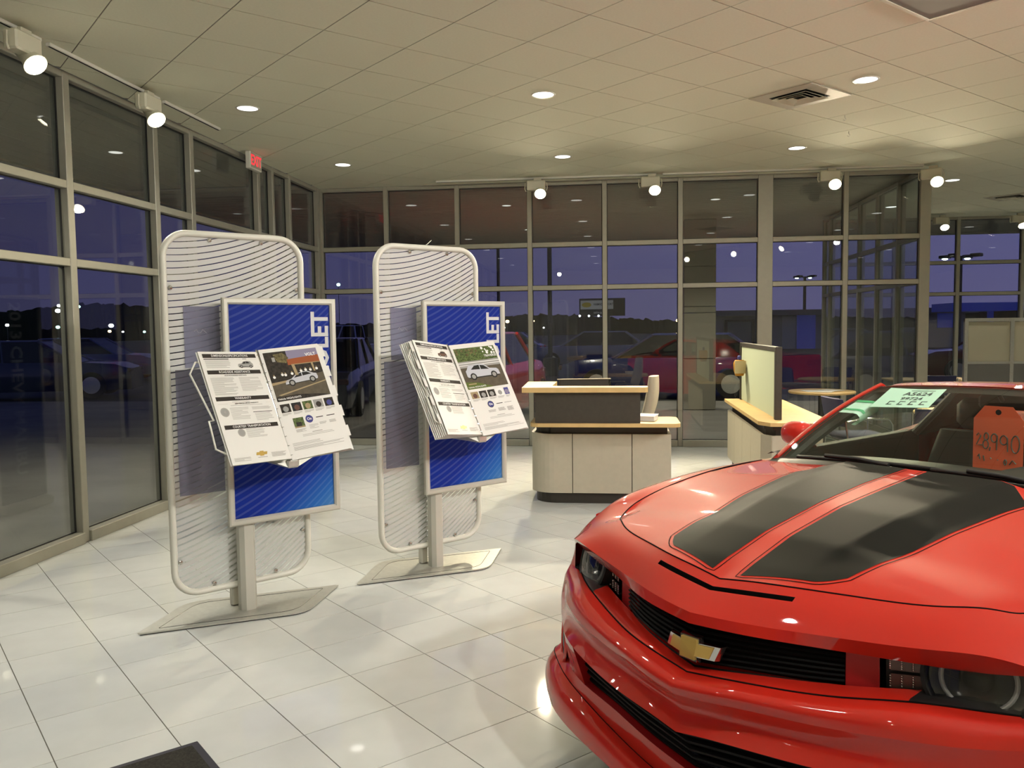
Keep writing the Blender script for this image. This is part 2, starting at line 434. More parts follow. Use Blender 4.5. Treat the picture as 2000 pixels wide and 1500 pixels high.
# ---- track lighting
def track(x0, y0, x1, y1, label):
    L = math.hypot(x1-x0, y1-y0); rz = math.atan2(y1-y0, x1-x0)
    t = empty('light_track', ((x0+x1)/2, (y0+y1)/2, CH), rz, label, 'light track')
    b = MB(); b.box((0, 0, -.012), (L, .036, .024), bev=.003); b.build('rail', 'white', t)
    b = MB(); b.box((0, 0, -.0245), (L-.02, .012, .002)); b.build('slot', 'black', t)
    return t
track(-3.79, 4.2, -3.79, 5.28, 'short piece of ceiling light track at the left edge')
track(-3.79, 5.36, -3.79, 6.74, 'ceiling light track between the two left track lamps')
track(-3.79, 6.82, -3.79, 7.82, 'ceiling light track running past the second left track lamp')
track(-2.36, 11.06, .52, 11.06, 'ceiling light track above the back glass, left of the middle lamp')
track(.60, 11.06, 3.78, 11.06, 'ceiling light track above the back glass towards the corner post')
def track_lamp(x, y, rz, tgt, label, en=95, col=(1., .86, .60), housing=(.24, .10, .125)):
    t = empty('track_lamp', (x, y, CH-.026), rz, label, 'track light', 'metal halide track lamps')
    b = MB(); b.box((0, 0, -.02), (.10, .034, .04), bev=.004); b.build('adapter', 'fixture', t)
    b = MB(); b.box((-.02, 0, -.036-housing[2]/2), housing, bev=.012); b.build('ballast_box', 'fixture', t)
    b = MB(); b.tube([(-.16, 0, -.06), (-.165, 0, -.14), (-.15, 0, -.17)], .007, 6); b.build('yoke_arm', 'fixture', t)
    b = MB(); b.tube([(.115, 0, -.06), (.125, 0, -.12), (.115, 0, -.165)], .007, 6); b.build('yoke_arm', 'fixture', t)
    wt = Vector((x, y, CH-.026)); hd = Vector((.035, 0, -.165))
    cs, sn = math.cos(rz), math.sin(rz)
    hw = wt+Vector((hd.x*cs-hd.y*sn, hd.x*sn+hd.y*cs, hd.z))
    d = (Vector(tgt)-hw).normalized()
    dl = Vector((d.x*cs+d.y*sn, -d.x*sn+d.y*cs, d.z))
    b = MB(); b.tube([hd-dl*.13, hd-dl*.10, hd+dl*.02, hd+dl*.075], [.04, .055, .058, .075], 20); b.build('lamp_head', 'fixture', t, 40)
    b = MB(); b.tube([hd+dl*.0751, hd+dl*.082], .068, 20); b.build('lamp_face', 'track_lens', t, 40)
    s = light('track_spot', 'SPOT', hw+d*.10, en, col, spot_size=R(110), spot_blend=.9, shadow_soft_size=.05)
    aim(s, tgt)
track_lamp(-3.72, 5.04, R(90), (-.6, 4.3, 0), 'lit track lamp nearest the camera, at the upper left edge', 110, (1., .95, .82))
track_lamp(-3.72, 6.48, R(90), (-1.0, 5.2, 0), 'lit track lamp second along the left glass wall', 110, (1., .95, .82))
track_lamp(-1.0, 10.95, 0, (-.7, 6.9, .0), 'lit track lamp on the back track above the reception desk end', 980)
track_lamp(.46, 10.95, 0, (.5, 7.0, .0), 'lit track lamp on the back track, second from the left', 980)
track_lamp(2.66, 10.95, 0, (2.2, 6.6, .0), 'lit track lamp on the back track, beside the wide post', 980)
track_lamp(3.88, 11.02, R(-25), (3.0, 6.5, .0), 'lit track lamp hanging at the corner post', 820)
track_lamp(5.84, 16.1, 0, (5.4, 13.2, 0), 'lit track lamp far back before the far glass wall', 300)
track_lamp(7.15, 16.1, 0, (7.0, 13.4, 0), 'lit track lamp at the right edge before the far glass wall', 300)

# the lamps behind the photographer's right shoulder whose reflections show in the back glass
track(1.75, .10, 4.95, 4.62, 'ceiling light track above the red car, behind the photographer')
for i, (x, y, tg, e) in enumerate(((1.93, .36, (-1.7, 4.7, .9), 330), (2.93, 1.78, (-.9, 5.7, .9), 330), (3.82, 3.04, (-.1, 5.2, .5), 330), (4.72, 4.30, (-.2, 7.6, .4), 430))):
    track_lamp(x, y, R(145), tg, 'lit track lamp above the red car, reflected in the back glass, '+('first', 'second', 'third', 'fourth')[i]+' from the photographer', e, (1., .965, .88))
track_lamp(-1.8, -4.7, R(180), (-1.5, 2, 0), 'lit track lamp far behind the photographer, reflected in the back glass', 250)
# ---- exit sign, diffusers, return grille, ceiling hooks
t = empty('exit_sign', (-3.96, 8.97, CH), 0, 'illuminated red EXIT sign mounted on the head of the left glass wall', 'exit sign')
P0 = Vector((.0, 0, -.15))
b = MB(); b.box((0, 0, -.095), (.055, .30, .185), bev=.006); b.box((-.0, 0, -.001), (.03, .10, .004)); b.build('housing', 'white', t)
b = MB(); b.box((.0285, 0, -.095), (.003, .265, .155)); b.build('face', mat('exit_face', (.45, .42, .36), .5), t)
b = MB(); put_text(b, 'EXIT', lambda x, y: (.0312, x, -.095+y), .155, 0, bold=.03, sx=.85); b.build('letters', emat('exit_glow', (1., .06, .07), 1.5), t)
def diffuser(x, y, label, s=.604):
    t = empty('air_diffuser', (x, y, CH-.001), R(45), label, 'air vent', 'square ceiling diffusers')
    b = MB(); h = s/2; b.box((0, 0, -.003), (s, s, .006)); b.build('plate', mat('vent_plate', (.50, .47, .39), .55) if 'vent_plate' not in bpy.data.materials else bpy.data.materials['vent_plate'], t)
    for k, w in enumerate((.17, .125, .08)):
        b = MB(); zz = -.0075
        for sg in ((1, 0), (-1, 0), (0, 1), (0, -1)):
            A = [(-w, w), (w, w), (w-.03, w-.03), (-w+.03, w-.03)]
            rot = {(1, 0): -90, (-1, 0): 90, (0, 1): 0, (0, -1): 180}[sg]; c, sn = math.cos(R(rot)), math.sin(R(rot))
            q = [(p[0]*c-p[1]*sn, p[0]*sn+p[1]*c, zz-(.016 if i < 2 else .0)) for i, p in enumerate(A)]
            b.add(q+[(p[0], p[1], p[2]+.003) for p in q], [(3, 2, 1, 0), (4, 5, 6, 7), (0, 1, 5, 4), (2, 3, 7, 6)])
        b.build('louver', 'fixture', t)
    b = MB(); b.box((0, 0, -.0065), (.36, .36, .001)); b.build('throat', 'black', t)
    return t
diffuser(1.572, 7.602, 'square ceiling air diffuser between two downlights in the middle')
diffuser(6.15, 14.15, 'square ceiling air diffuser far away at the right edge')
t = empty('return_grille', (2.004, 5.429, CH), R(45), 'dark perforated return air grille at the top right of the ceiling', 'air vent')
s = .604*1
b = MB()
for cx_, cy_, dx, dy in ((0, s/2-.012, s, .024), (0, -s/2+.012, s, .024), (s/2-.012, 0, .024, s-.048), (-s/2+.012, 0, .024, s-.048)): b.box((cx_, cy_, -.005), (dx, dy, .010))
b.build('frame', 'fixture', t)
pm = mat('perforated_panel', (.17, .155, .14), .6)
b = MB(); b.box((0, 0, -.003), (s-.048, s-.048, .006)); b.build('perforated_panel', pm, t)
for i, (x, y) in enumerate(((2.14, 8.35), (2.36, 9.05))):
    b = MB(); b.tube([(x, y, CH), (x+.0, y, CH-.02), (x+.012, y, CH-.035), (x+.0, y, CH-.05), (x-.014, y, CH-.04)], .0025, 6)
    tag(b.build('ceiling_hook', 'steel'), ('small bent wire hook hanging from the ceiling right of the diffuser', 'small bent wire hook hanging from the ceiling farther back, towards the back glass')[i], 'hook')
# ================================================================== DISPLAY STANDS
def sign_mat():
    m = bpy.data.materials.new('blue_sign_print'); m.use_nodes = True; t = m.node_tree; b = t.nodes['Principled BSDF']
    co = N(t, 'ShaderNodeTexCoord'); se = N(t, 'ShaderNodeSeparateXYZ'); t.links.new(co.outputs['Object'], se.inputs[0])
    def mth(op, a, b_, c=None):
        n = N(t, 'ShaderNodeMath', operation=op)
        for i, v in enumerate((a, b_, c)):
            if v is None: continue
            if isinstance(v, (int, float)): n.inputs[i].default_value = v
            else: t.links.new(v, n.inputs[i])
        return n.outputs[0]
    X, Z = se.outputs['X'], se.outputs['Z']
    # printed arcs
    f = mth('SUBTRACT', Z, mth('MULTIPLY', mth('POWER', mth('ADD', X, .55), 2.), .42))
    w = mth('SINE', mth('MULTIPLY', f, 150.), 0)
    ln = mth('MULTIPLY', mth('GREATER_THAN', w, .55), .06)
    # printed glow towards the lower right corner
    g = mth('ADD', mth('MULTIPLY', mth('SUBTRACT', .80, Z), 1.35), mth('MULTIPLY', mth('SUBTRACT', X, .32), 1.15))
    r = ramp(t, [(0, (.003, .020, .24)), (.12, (.004, .034, .30)), (.42, (.018, .12, .42)), (.85, (.13, .34, .56))], g)
    mx = N(t, 'ShaderNodeMix', data_type='RGBA'); t.links.new(ln, mx.inputs['Factor']); t.links.new(r.outputs[0], mx.inputs['A']); mx.inputs['B'].default_value = (.5, .62, .9, 1)
    t.links.new(mx.outputs['Result'], b.inputs['Base Color']); b.inputs['Roughness'].default_value = .5; b.inputs['Specular IOR Level'].default_value = .15
    return m
def film_mat():
    m = bpy.data.materials.new('lilac_film'); m.use_nodes = True; t = m.node_tree; t.nodes.clear()
    o = N(t, 'ShaderNodeOutputMaterial'); tr = N(t, 'ShaderNodeBsdfTransparent'); df = N(t, 'ShaderNodeBsdfDiffuse'); df.inputs[0].default_value = (.30, .30, .41, 1)
    tr.inputs[0].default_value = (.85, .85, .92, 1); mx = N(t, 'ShaderNodeMixShader'); mx.inputs[0].default_value = .40
    t.links.new(tr.outputs[0], mx.inputs[1]); t.links.new(df.outputs[0], mx.inputs[2]); t.links.new(mx.outputs[0], o.inputs[0]); return m
def wave_mat():
    """printed acrylic: white arcs with clear gaps between them"""
    m = bpy.data.materials.new('printed_acrylic'); m.use_nodes = True; t = m.node_tree; t.nodes.clear()
    o = N(t, 'ShaderNodeOutputMaterial')
    co = N(t, 'ShaderNodeTexCoord'); se = N(t, 'ShaderNodeSeparateXYZ'); t.links.new(co.outputs['Object'], se.inputs[0])
    def mth(op, a, b_=0, c=None):
        n = N(t, 'ShaderNodeMath', operation=op)
        for i, v in enumerate((a, b_, c)):
            if v is None: continue
            if isinstance(v, (int, float)): n.inputs[i].default_value = v
            else: t.links.new(v, n.inputs[i])
        return n.outputs[0]
    X, Z = se.outputs['X'], se.outputs['Z']
    xs = mth('ADD', X, .36)
    dn = mth('MAXIMUM', mth('SUBTRACT', 2.2, Z), 0)                 # 0 at the top .. 2 at the foot
    lin = mth('MULTIPLY', mth('MULTIPLY', xs, dn), .14)
    f = mth('SUBTRACT', Z, mth('ADD', mth('MULTIPLY', mth('POWER', xs, 2.), .40), lin))
    ph = mth('FRACT', mth('MULTIPLY', f, 28.))
    gapw = mth('MINIMUM', mth('ADD', .11, mth('ADD', mth('MULTIPLY', dn, .10), mth('MULTIPLY', xs, .16))), .45)
    gap = mth('LESS_THAN', ph, gapw)
    tr = N(t, 'ShaderNodeBsdfTransparent'); tr.inputs[0].default_value = (.86, .88, .88, 1)
    df = N(t, 'ShaderNodeBsdfDiffuse'); df.inputs[0].default_value = (.80, .80, .79, 1)
    tl = N(t, 'ShaderNodeBsdfTranslucent'); tl.inputs[0].default_value = (.6, .6, .6, 1)
    wt = N(t, 'ShaderNodeMixShader'); wt.inputs[0].default_value = .22; t.links.new(df.outputs[0], wt.inputs[1]); t.links.new(tl.outputs[0], wt.inputs[2])
    wv = N(t, 'ShaderNodeMixShader'); op = N(t, 'ShaderNodeMapRange'); op.inputs[1].default_value = .5; op.inputs[2].default_value = 1.75; op.inputs[3].default_value = .50; op.inputs[4].default_value = .10; t.links.new(Z, op.inputs[0]); t.links.new(op.outputs[0], wv.inputs[0]); t.links.new(wt.outputs[0], wv.inputs[1]); t.links.new(tr.outputs[0], wv.inputs[2])
    mx = N(t, 'ShaderNodeMixShader'); t.links.new(gap, mx.inputs[0]); t.links.new(wv.outputs[0], mx.inputs[1]); t.links.new(tr.outputs[0], mx.inputs[2])
    gl = N(t, 'ShaderNodeBsdfGlossy'); gl.inputs['Roughness'].default_value = .02
    lw = N(t, 'ShaderNodeLayerWeight'); lw.inputs['Blend'].default_value = .5
    mr = N(t, 'ShaderNodeMapRange'); mr.inputs[3].default_value = .05; mr.inputs[4].default_value = .9
    t.links.new(mth('POWER', lw.outputs['Facing'], 5.), mr.inputs[0])
    m2 = N(t, 'ShaderNodeMixShader'); t.links.new(mr.outputs[0], m2.inputs[0]); t.links.new(mx.outputs[0], m2.inputs[1]); t.links.new(gl.outputs[0], m2.inputs[2])
    t.links.new(m2.outputs[0], o.inputs[0]); return m
M['sign'] = sign_mat(); M['wave'] = wave_mat(); M['lilac'] = film_mat()
def pm_(n, c, **k): M[n] = mat(n, c, .6, spec=.2, **k)
pm_('p_dark', (.030, .025, .020), noise=.5, nscale=60); pm_('p_orange', (.30, .085, .03)); pm_('p_lav', (.24, .22, .33)); pm_('p_road', (.10, .085, .06), noise=.15, nscale=40)
pm_('p_tan', (.36, .28, .16)); pm_('p_car', (.52, .54, .60)); pm_('p_green', (.085, .12, .04), noise=.7, nscale=90); pm_('p_grey', (.33, .33, .32)); pm_('p_ink', (.02, .02, .02))
pm_('p_brown', (.12, .06, .045)); pm_('p_blue', (.06, .065, .24)); pm_('p_white', (.85, .85, .84)); pm_('p_lawn', (.10, .14, .03)); pm_('p_foliage', (.13, .11, .05), noise=.6, nscale=80)
PM = ['paper', 'ink', 'inkgrey', 'gold', 'p_dark', 'p_orange', 'p_lav', 'p_road', 'p_tan', 'p_car', 'p_green', 'p_grey', 'p_ink', 'p_brown', 'p_blue', 'p_white', 'p_lawn', 'p_foliage']
PI_ = {k: i for i, k in enumerate(PM)}
BOW = [(-.92, -.06), (-.80, .30), (-.36, .30), (-.36, .55), (.40, .55), (.40, .30), (1.0, .30), (.80, -.30), (.36, -.30), (.36, -.55), (-.44, -.55), (-.44, -.30), (-1.0, -.30)]
BOW = [(-1.0, -.27), (-.82, .27), (-.30, .27), (-.30, .46), (.38, .46), (.38, .27), (1.0, .27), (.82, -.27), (.30, -.27), (.30, -.46), (-.38, -.46), (-.38, -.27)]
class Page:
    """draws flat print on a page given by its top left, top right and bottom left corners"""
    def __init__(s, TL, TR, BL, mb):
        s.o = Vector(TL); s.w = Vector(TR)-s.o; s.h = Vector(BL)-s.o; s.n = s.h.cross(s.w).normalized(); s.mb = mb; s.k = 0
        if s.n.y > 0: s.n = -s.n
        s.W, s.Hh = s.w.length, s.h.length
    def p(s, u, v, e): return s.o+s.w*u+s.h*v+s.n*e
    def poly(s, pts, m, lev=1):
        s.mb.add([s.p(u, v, .0006+.0003*lev) for u, v in pts], [tuple(range(len(pts)))], PI_[m])
    def rect(s, u0, v0, u1, v1, m, lev=1): s.poly([(u0, v0), (u0, v1), (u1, v1), (u1, v0)], m, lev)
    def disc(s, u, v, r, m, lev=1, n=16, a=1.): s.poly([(u+r*math.cos(2*PI*k/n), v+a*r*s.W/s.Hh*math.sin(2*PI*k/n)) for k in range(n)][::-1], m, lev)
    def text(s, t, u, v, hgt, m, lev=3, align='CENTER', bold=.02, sx=1.):
        e = .0006+.0003*lev
        put_text(s.mb, t, lambda x, y: s.p(u+x/s.W, v-y/s.Hh, e), hgt*s.Hh, PI_[m], align, bold, sx)
    def lines(s, u0, v0, u1, v1, n, rnd, m='inkgrey', th=.0034):
        for i in range(n):
            v = v0+(v1-v0)*i/max(1, n-1); e = u0+(u1-u0)*(rnd.uniform(.45, 1.) if i % 3 == 2 else rnd.uniform(.85, 1.)); s.rect(u0, v, e, v+th, m, 1)
    def car(s, u, v, w, h, m, suv=False, flip=1, tilt=0.):
        def P(a, b): return (u+flip*a*w, v-b*h-tilt*a)
        body = [(-.5, .12), (-.49, .36), (-.44, .46), (-.30, .52), (-.12, .86), (.05, .96), (.22, .94), (.40, .66), (.48, .60), (.50, .30), (.48, .12)]
        if suv: body = [(-.5, .14), (-.49, .46), (-.44, .56), (-.24, .62), (-.10, .93), (.10, 1.), (.36, .97), (.46, .64), (.5, .56), (.5, .2), (.47, .12)]
        q = [P(*a) for a in body]; s.poly(q if flip < 0 else q[::-1], m, 3)
        win = [(-.22, .56), (-.09, .83), (.05, .90), (.20, .88), (.33, .64)]
        q = [P(*a) for a in win]; s.poly(q if flip < 0 else q[::-1], 'p_ink', 4)
        q = [P(*a) for a in ((.03, .55), (.03, .92), (.055, .92), (.055, .55))]; s.poly(q if flip < 0 else q[::-1], m, 5)
        s.poly([P(-.47, .14), P(.47, .14), P(.47, .06), P(-.47, .06)], 'p_ink', 2)
        for a in (-.31, .32):
            c = P(a, .16); r = .095*w; s.disc(c[0], c[1], r, 'p_ink', 5); s.disc(c[0], c[1], r*.62, 'p_grey', 6)
def spec_page(pg, title, carm, rnd):
    for v, t in ((.022, 'DIMENSIONS/SPECIFICATIONS'), (.172, 'ROADSIDE ASSISTANCE'), (.412, 'WARRANTY'), (.662, 'COURTESY TRANSPORTATION')):
        pg.rect(.055, v, .955, v+.036, 'ink', 1); pg.text(t, .505, v+.018, .028, 'p_white', bold=.012, sx=.92 if len(t) > 20 else 1.)
    pg.rect(.06, .066, .47, .0735, 'ink'); pg.lines(.07, .083, .50, .145, 7, rnd)
    pg.rect(.50, .0695, .68, .0705, 'inkgrey'); pg.rect(.80, .0695, .95, .0705, 'inkgrey'); pg.text(title, .74, .070, .014, 'ink')
    pg.car(.73, .150, .26, .062, carm, suv=True)
    pg.text('24-HOUR ROADSIDE ASSISTANCE', .50, .222, .014, 'ink'); pg.rect(.06, .221, .22, .222, 'inkgrey'); pg.rect(.79, .221, .95, .222, 'inkgrey')
    pg.lines(.07, .240, .48, .392, 17, rnd); pg.lines(.54, .240, .93, .36, 12, rnd)
    pg.text('NEW VEHICLE LIMITED WARRANTY', .54, .476, .014, 'ink'); pg.rect(.06, .475, .22, .476, 'inkgrey'); pg.rect(.87, .475, .95, .476, 'inkgrey'); pg.lines(.3, .459, .6, .459, 1, rnd); pg.lines(.26, .490, .8, .490, 1, rnd)
    pg.disc(.135, .548, .072, 'inkgrey', 1); pg.disc(.135, .548, .055, 'p_grey', 2); pg.text('4', .135, .548, .04, 'inkgrey', 3)
    pg.lines(.23, .512, .55, .61, 9, rnd); pg.lines(.60, .512, .93, .53, 3, rnd); pg.rect(.60, .556, .93, .561, 'ink'); pg.lines(.62, .57, .93, .63, 6, rnd)
    pg.disc(.30, .733, .062, 'inkgrey', 1); pg.disc(.30, .733, .046, 'p_grey', 2)
    pg.lines(.385, .705, .72, .775, 8, rnd)
    pg.poly([(.52+.10*a, .925-.10*.565*b*.8) for a, b in BOW], 'gold', 2); pg.rect(.44, .955, .60, .960, 'inkgrey')
    pg.lines(.05, .945, .36, .97, 4, rnd); pg.lines(.68, .925, .95, .96, 6, rnd)
def volt_page(pg, rnd):
    a, b, c, d = .05, .035, .945, .485
    pg.rect(a, b, c, d, 'p_dark', 1)
    pg.rect(.42, b, c, .115, 'p_lav', 2); pg.poly([(.40, .115), (.40, .17), (c, .165), (c, .10)], 'p_orange', 3); pg.rect(.46, .165, c, .172, 'p_tan', 4)
    pg.poly([(.20, .06), (.24, .13), (.38, .15), (.44, .10), (.36, .05)], 'p_foliage', 3)
    pg.poly([(.45, .165), (.47, .27), (.52, .27), (.50, .165)], 'p_tan', 4); pg.poly([(.78, .165), (.79, .25), (.82, .25), (.815, .165)], 'p_tan', 4)
    pg.rect(.165, .085, .215, .125, 'p_grey', 3)
    for u, v in ((.12, .265), (.26, .25), (.31, .255), (.42, .25), (.58, .235), (.66, .23), (.74, .235), (.85, .23)):
        pg.disc(u, v, .022, 'p_white', 4); pg.disc(u, v-.016, .011, 'p_tan', 5)
    pg.poly([(a, .335), (a, d), (c, d), (c, .265)], 'p_road', 2)
    pg.poly([(a, .315), (a, .338), (.36, .318), (.40, .30)], 'p_tan', 3)
    pg.poly([(.10, .428), (.14, .437), (c, .352), (c, .343)], 'p_tan', 3); pg.poly([(a, .445), (a, d), (c, d), (.80, .465), (.4, .44)], 'p_dark', 3)
    pg.car(.55, .345, .56, .105, 'p_car', tilt=.02)
    pg.text('VOLT', .815, .092, .040, 'p_white', 7, bold=.02); pg.text('Vehicle HIGHLIGHTS', .07, .466, .024, 'p_white', 7, 'LEFT', bold=.015)
def trav_page(pg, rnd):
    a, b, c, d = .05, .05, .945, .505
    pg.rect(a, b, c, d, 'p_road', 1); pg.rect(a, b, c, .20, 'p_green', 2)
    for k in range(26):
        u, v = rnd.uniform(.08, .92), rnd.uniform(.06, .13); pg.disc(u, v, rnd.uniform(.012, .03), 'p_white' if u > .55 else 'p_foliage', 3, 7)
    pg.rect(a, .195, c, .27, 'p_grey', 2); pg.rect(a, .215, c, .222, 'p_white', 3); pg.rect(a, .24, c, .247, 'p_white', 3)
    pg.poly([(a, .425), (a, d), (.62, d), (.30, .44)], 'p_lawn', 3); pg.rect(.10, .445, .27, .458, 'p_tan', 4)
    pg.car(.50, .40, .72, .165, 'p_car', suv=True, flip=-1)
    pg.text('TRAVERSE', .93, .160, .036, 'p_white', 7, 'RIGHT', bold=.02, sx=.95); pg.text('Vehicle HIGHLIGHTS', .07, .487, .024, 'p_white', 7, 'LEFT', bold=.015)
def lower_right(pg, v0, rnd, variant):
    for k in range(5):
        u = .065+.183*k; m = ['p_dark', 'p_ink', 'p_green', 'p_grey', 'p_dark'][k] if variant == 0 else ['p_tan', 'p_dark', 'p_dark', 'p_white', 'p_blue'][k]
        u1 = u+(.158 if not (variant and k == 4) else .10)
        pg.rect(u, v0, u1, v0+.075, m, 1); pg.disc((u+u1)/2, v0+.045, .045, ['p_grey', 'p_brown', 'p_tan', 'p_dark', 'p_blue'][k] if variant == 0 else ['p_brown', 'p_grey', 'p_grey', 'p_grey', 'p_lav'][k], 2)
        pg.lines(u, v0+.083, u1, v0+.098, 3, rnd)
    if variant == 0:
        pg.rect(.20, v0+.135, .37, v0+.225, 'p_green', 1); pg.rect(.235, v0+.175, .32, v0+.215, 'p_dark', 2); pg.rect(.2, v0+.212, .37, v0+.225, 'p_tan', 2); pg.lines(.2, v0+.238, .37, v0+.258, 4, rnd)
        pg.disc(.465, v0+.162, .062, 'p_blue', 1); pg.text('On', .465, v0+.162, .034, 'p_white', 3)
        pg.rect(.58, v0+.155, .70, v0+.162, 'ink'); pg.rect(.76, v0+.155, .90, v0+.162, 'ink'); pg.lines(.43, v0+.215, .60, v0+.245, 4, rnd); pg.lines(.61, v0+.205, .74, v0+.22, 3, rnd); pg.lines(.78, v0+.20, .90, v0+.22, 4, rnd)
    else:
        pg.disc(.40, v0+.155, .065, 'p_ink', 1); pg.disc(.40, v0+.155, .056, 'p_blue', 2); pg.text('On', .40, v0+.155, .034, 'p_white', 3)
        pg.rect(.52, v0+.155, .66, v0+.162, 'ink'); pg.rect(.70, v0+.157, .86, v0+.160, 'ink'); pg.lines(.30, v0+.215, .48, v0+.235, 4, rnd); pg.lines(.52, v0+.205, .68, v0+.235, 6, rnd); pg.lines(.72, v0+.205, .87, v0+.245, 8, rnd)
    pg.rect(.45, v0+.275, .62, v0+.281, 'inkgrey'); pg.lines(.28, v0+.29, .82, v0+.302, 2, rnd); pg.lines(.08, v0+.35, .60, v0+.37, 3, rnd); pg.lines(.08, v0+.385, .95, v0+.41, 4, rnd)
def rr_path(x0, x1, z0, z1, r, n=8):
    o = []
    for cx, cz, a0 in ((x1-r, z1-r, 0), (x0+r, z1-r, 90), (x0+r, z0+r, 180), (x1-r, z0+r, 270)):
        for k in range(n+1):
            a = R(a0+90*k/n); o.append((cx+r*math.cos(a), cz+r*math.sin(a)))
    return o
def display(px_, py_, label, corners, variant):
    t = empty('display_stand', (px_, py_, 0), R(47), label, 'display stand', 'freestanding brochure displays')
    # foot plate: a rounded parallelogram with an engraved line
    def rpoly(pts, rads, z0, z1, mb, mi=0):
        o = []
        for i, p in enumerate(pts):
            a, b = Vector(pts[i-1]), Vector(pts[(i+1) % len(pts)]); p = Vector(p); r = rads[i]
            d0, d1 = (a-p).normalized(), (b-p).normalized()
            if r <= 0: o.append(tuple(p)); continue
            for k in range(7):
                s = k/6; q0, q1 = p+d0*r, p+d1*r; o.append(tuple((q0*(1-s)**2+p*2*s*(1-s)+q1*s*s)))
        mb.prism(o, z0, z1, mi); return o
    foot = [(-.612, -.03), (.232, -.315), (.612, .02), (-.225, .325)]
    b = MB(); rpoly(foot, (.012, .10, .012, .10), .006, .014, b); rpoly([(x*.985, y*.985) for x, y in foot], (.012, .10, .012, .10), .0, .0055, b, 1)
    b.build('foot_plate', ['steel', 'rubber'], t)
    g = MB(); ins = [(x*.80+(.012 if x > 0 else -.012), y*.80) for x, y in foot]
    o = []
    mb2 = MB(); o = rpoly(ins, (.01, .09, .01, .09), 0, 0, mb2)
    g.tube([(x, y, .0142) for x, y in o], .0018, 4, closed=True); g.build('engraved_line', 'dark', t)
    # twin post: faceted front tube and slim rear tube
    b = MB(); oc = [(-.045, -.045), (-.024, -.070), (.030, -.070), (.048, -.045), (.048, -.002), (-.045, -.002)]; b.prism(oc, .014, 1.70); b.build('front_post', 'silver', t)
    b = MB(); b.box((-.03, .085, .86), (.05, .045, 1.69), bev=.006); b.box((.035, .085, .86), (.02, .03, 1.69)); b.build('rear_post', 'silver', t)
    # tall rounded frame with printed acrylic
    X0, X1, Z0, Z1 = -.405, .432, .135, 2.178
    path = rr_path(X0+.018, X1-.018, Z0+.018, Z1-.018, .135)
    b = MB(); rows = []
    n = len(path)
    for i, (x, z) in enumerate(path):
        a, c = path[i-1], path[(i+1) % n]; tx, tz = c[0]-a[0], c[1]-a[1]; L = math.hypot(tx, tz); nx, nz = tz/L, -tx/L
        row = []
        for k in range(10):
            th = 2*PI*k/10; u, w = .019*math.cos(th), .024*math.sin(th)
            row.append((x+nx*u, .03+w, z+nz*u))
        rows.append(row)
    rows.append(rows[0]); b.grid(rows, closeu=True); b.build('rounded_frame', 'offwhite', t, 60)
    b = MB(); ip = rr_path(X0+.030, X1-.030, Z0+.030, Z1-.030, .12)
    b.hull([(x, .027, z) for x, z in ip], [(x, .033, z) for x, z in ip]); b.build('acrylic_panel', 'wave', t)
    for x, z in ((-.13, Z1-.05), (.17, Z1-.05), (X0+.05, 1.86), (X1-.05, 1.86), (X0+.05, .34), (X1-.05, .40), (-.17, Z0+.05), (.20, Z0+.05)):
        b = MB(); b.lathe([(.0, -.012), (.011, -.012), (.013, -.008), (.013, .012), (.0, .012)], 12, (x, .03, z), 'y'); b.build('clip', 'chrome', t, True)
    b = MB(); b.box((-.19, .021, 1.59), (.20, .002, .34)); b.build('film_sheet', 'lilac', t); b = MB(); b.box((-.2175, .021, 1.06), (.255, .002, .70)); b.build('film_sheet', 'lilac', t)
    b = MB(); b.tube([(-.235+.012*k, .0195, 1.62+.012*math.sin(k*1.9)) for k in range(7)], .0015, 4); b.build('scribble', 'inkgrey', t)
    # framed blue sign
    x0, x1, z0, z1 = -.117, .575, .521, 1.806
    sg = MB(); w = .036
    prof = [(0, .0), (0, -.022), (.008, -.028), (.026, -.028), (.036, -.018), (.036, -.006)]
    rows = []
    for (dx, dy_), in (((0, 0),),): pass
    for k, (ins_, dep) in enumerate(prof):
        rows.append([(x0+ins_, -.075+dep+.0, z0+ins_), (x1-ins_, -.075+dep, z0+ins_), (x1-ins_, -.075+dep, z1-ins_), (x0+ins_, -.075+dep, z1-ins_)])
    rows.append([(x0+.036, -.085, z0+.036), (x1-.036, -.085, z0+.036), (x1-.036, -.085, z1-.036), (x0+.036, -.085, z1-.036)])
    sg.grid([r[::-1] for r in rows], closeu=True); sg.add([(x0, -.075, z0), (x1, -.075, z0), (x1, -.075, z1), (x0, -.075, z1)], [(0, 1, 2, 3)]); sg.build('sign_frame', 'silver', t)
    b = MB(); b.box(((x0+x1)/2, -.083, (z0+z1)/2), (x1-x0-.07, .004, z1-z0-.07)); b.build('sign_face', 'sign', t)
    b = MB(); put_text(b, 'CHEVROLET', lambda x, y: (x1-.036-.060-y, -.0866, z1-.078+x), .152, 0, 'RIGHT', .03, .90); b.build('lettering', mat('sign_letter', (.62, .64, .66), .4) if 'sign_letter' not in bpy.data.materials else bpy.data.materials['sign_letter'], t)
    for zz in (.62, 1.72):
        b = MB(); b.box((.0, -.0725, zz), (.08, .006, .05)); b.build('sign_bracket', 'silver', t)
    # catalogue of big pages on a wire easel: a thing that hangs on the stand
    L, Rr = [[Vector(p) for p in q] for q in corners]
    k = empty('page_catalog', [(-2.13, 4.57, 0), (-1.24, 5.52, 0)][variant], R(47), ('open flip catalogue with the silver electric car page, on the left blue display', 'open flip catalogue with the silver off-road family car page, on the right blue display')[variant], 'catalog', 'flip catalogues on the displays')
    rnd = random.Random(11+variant)
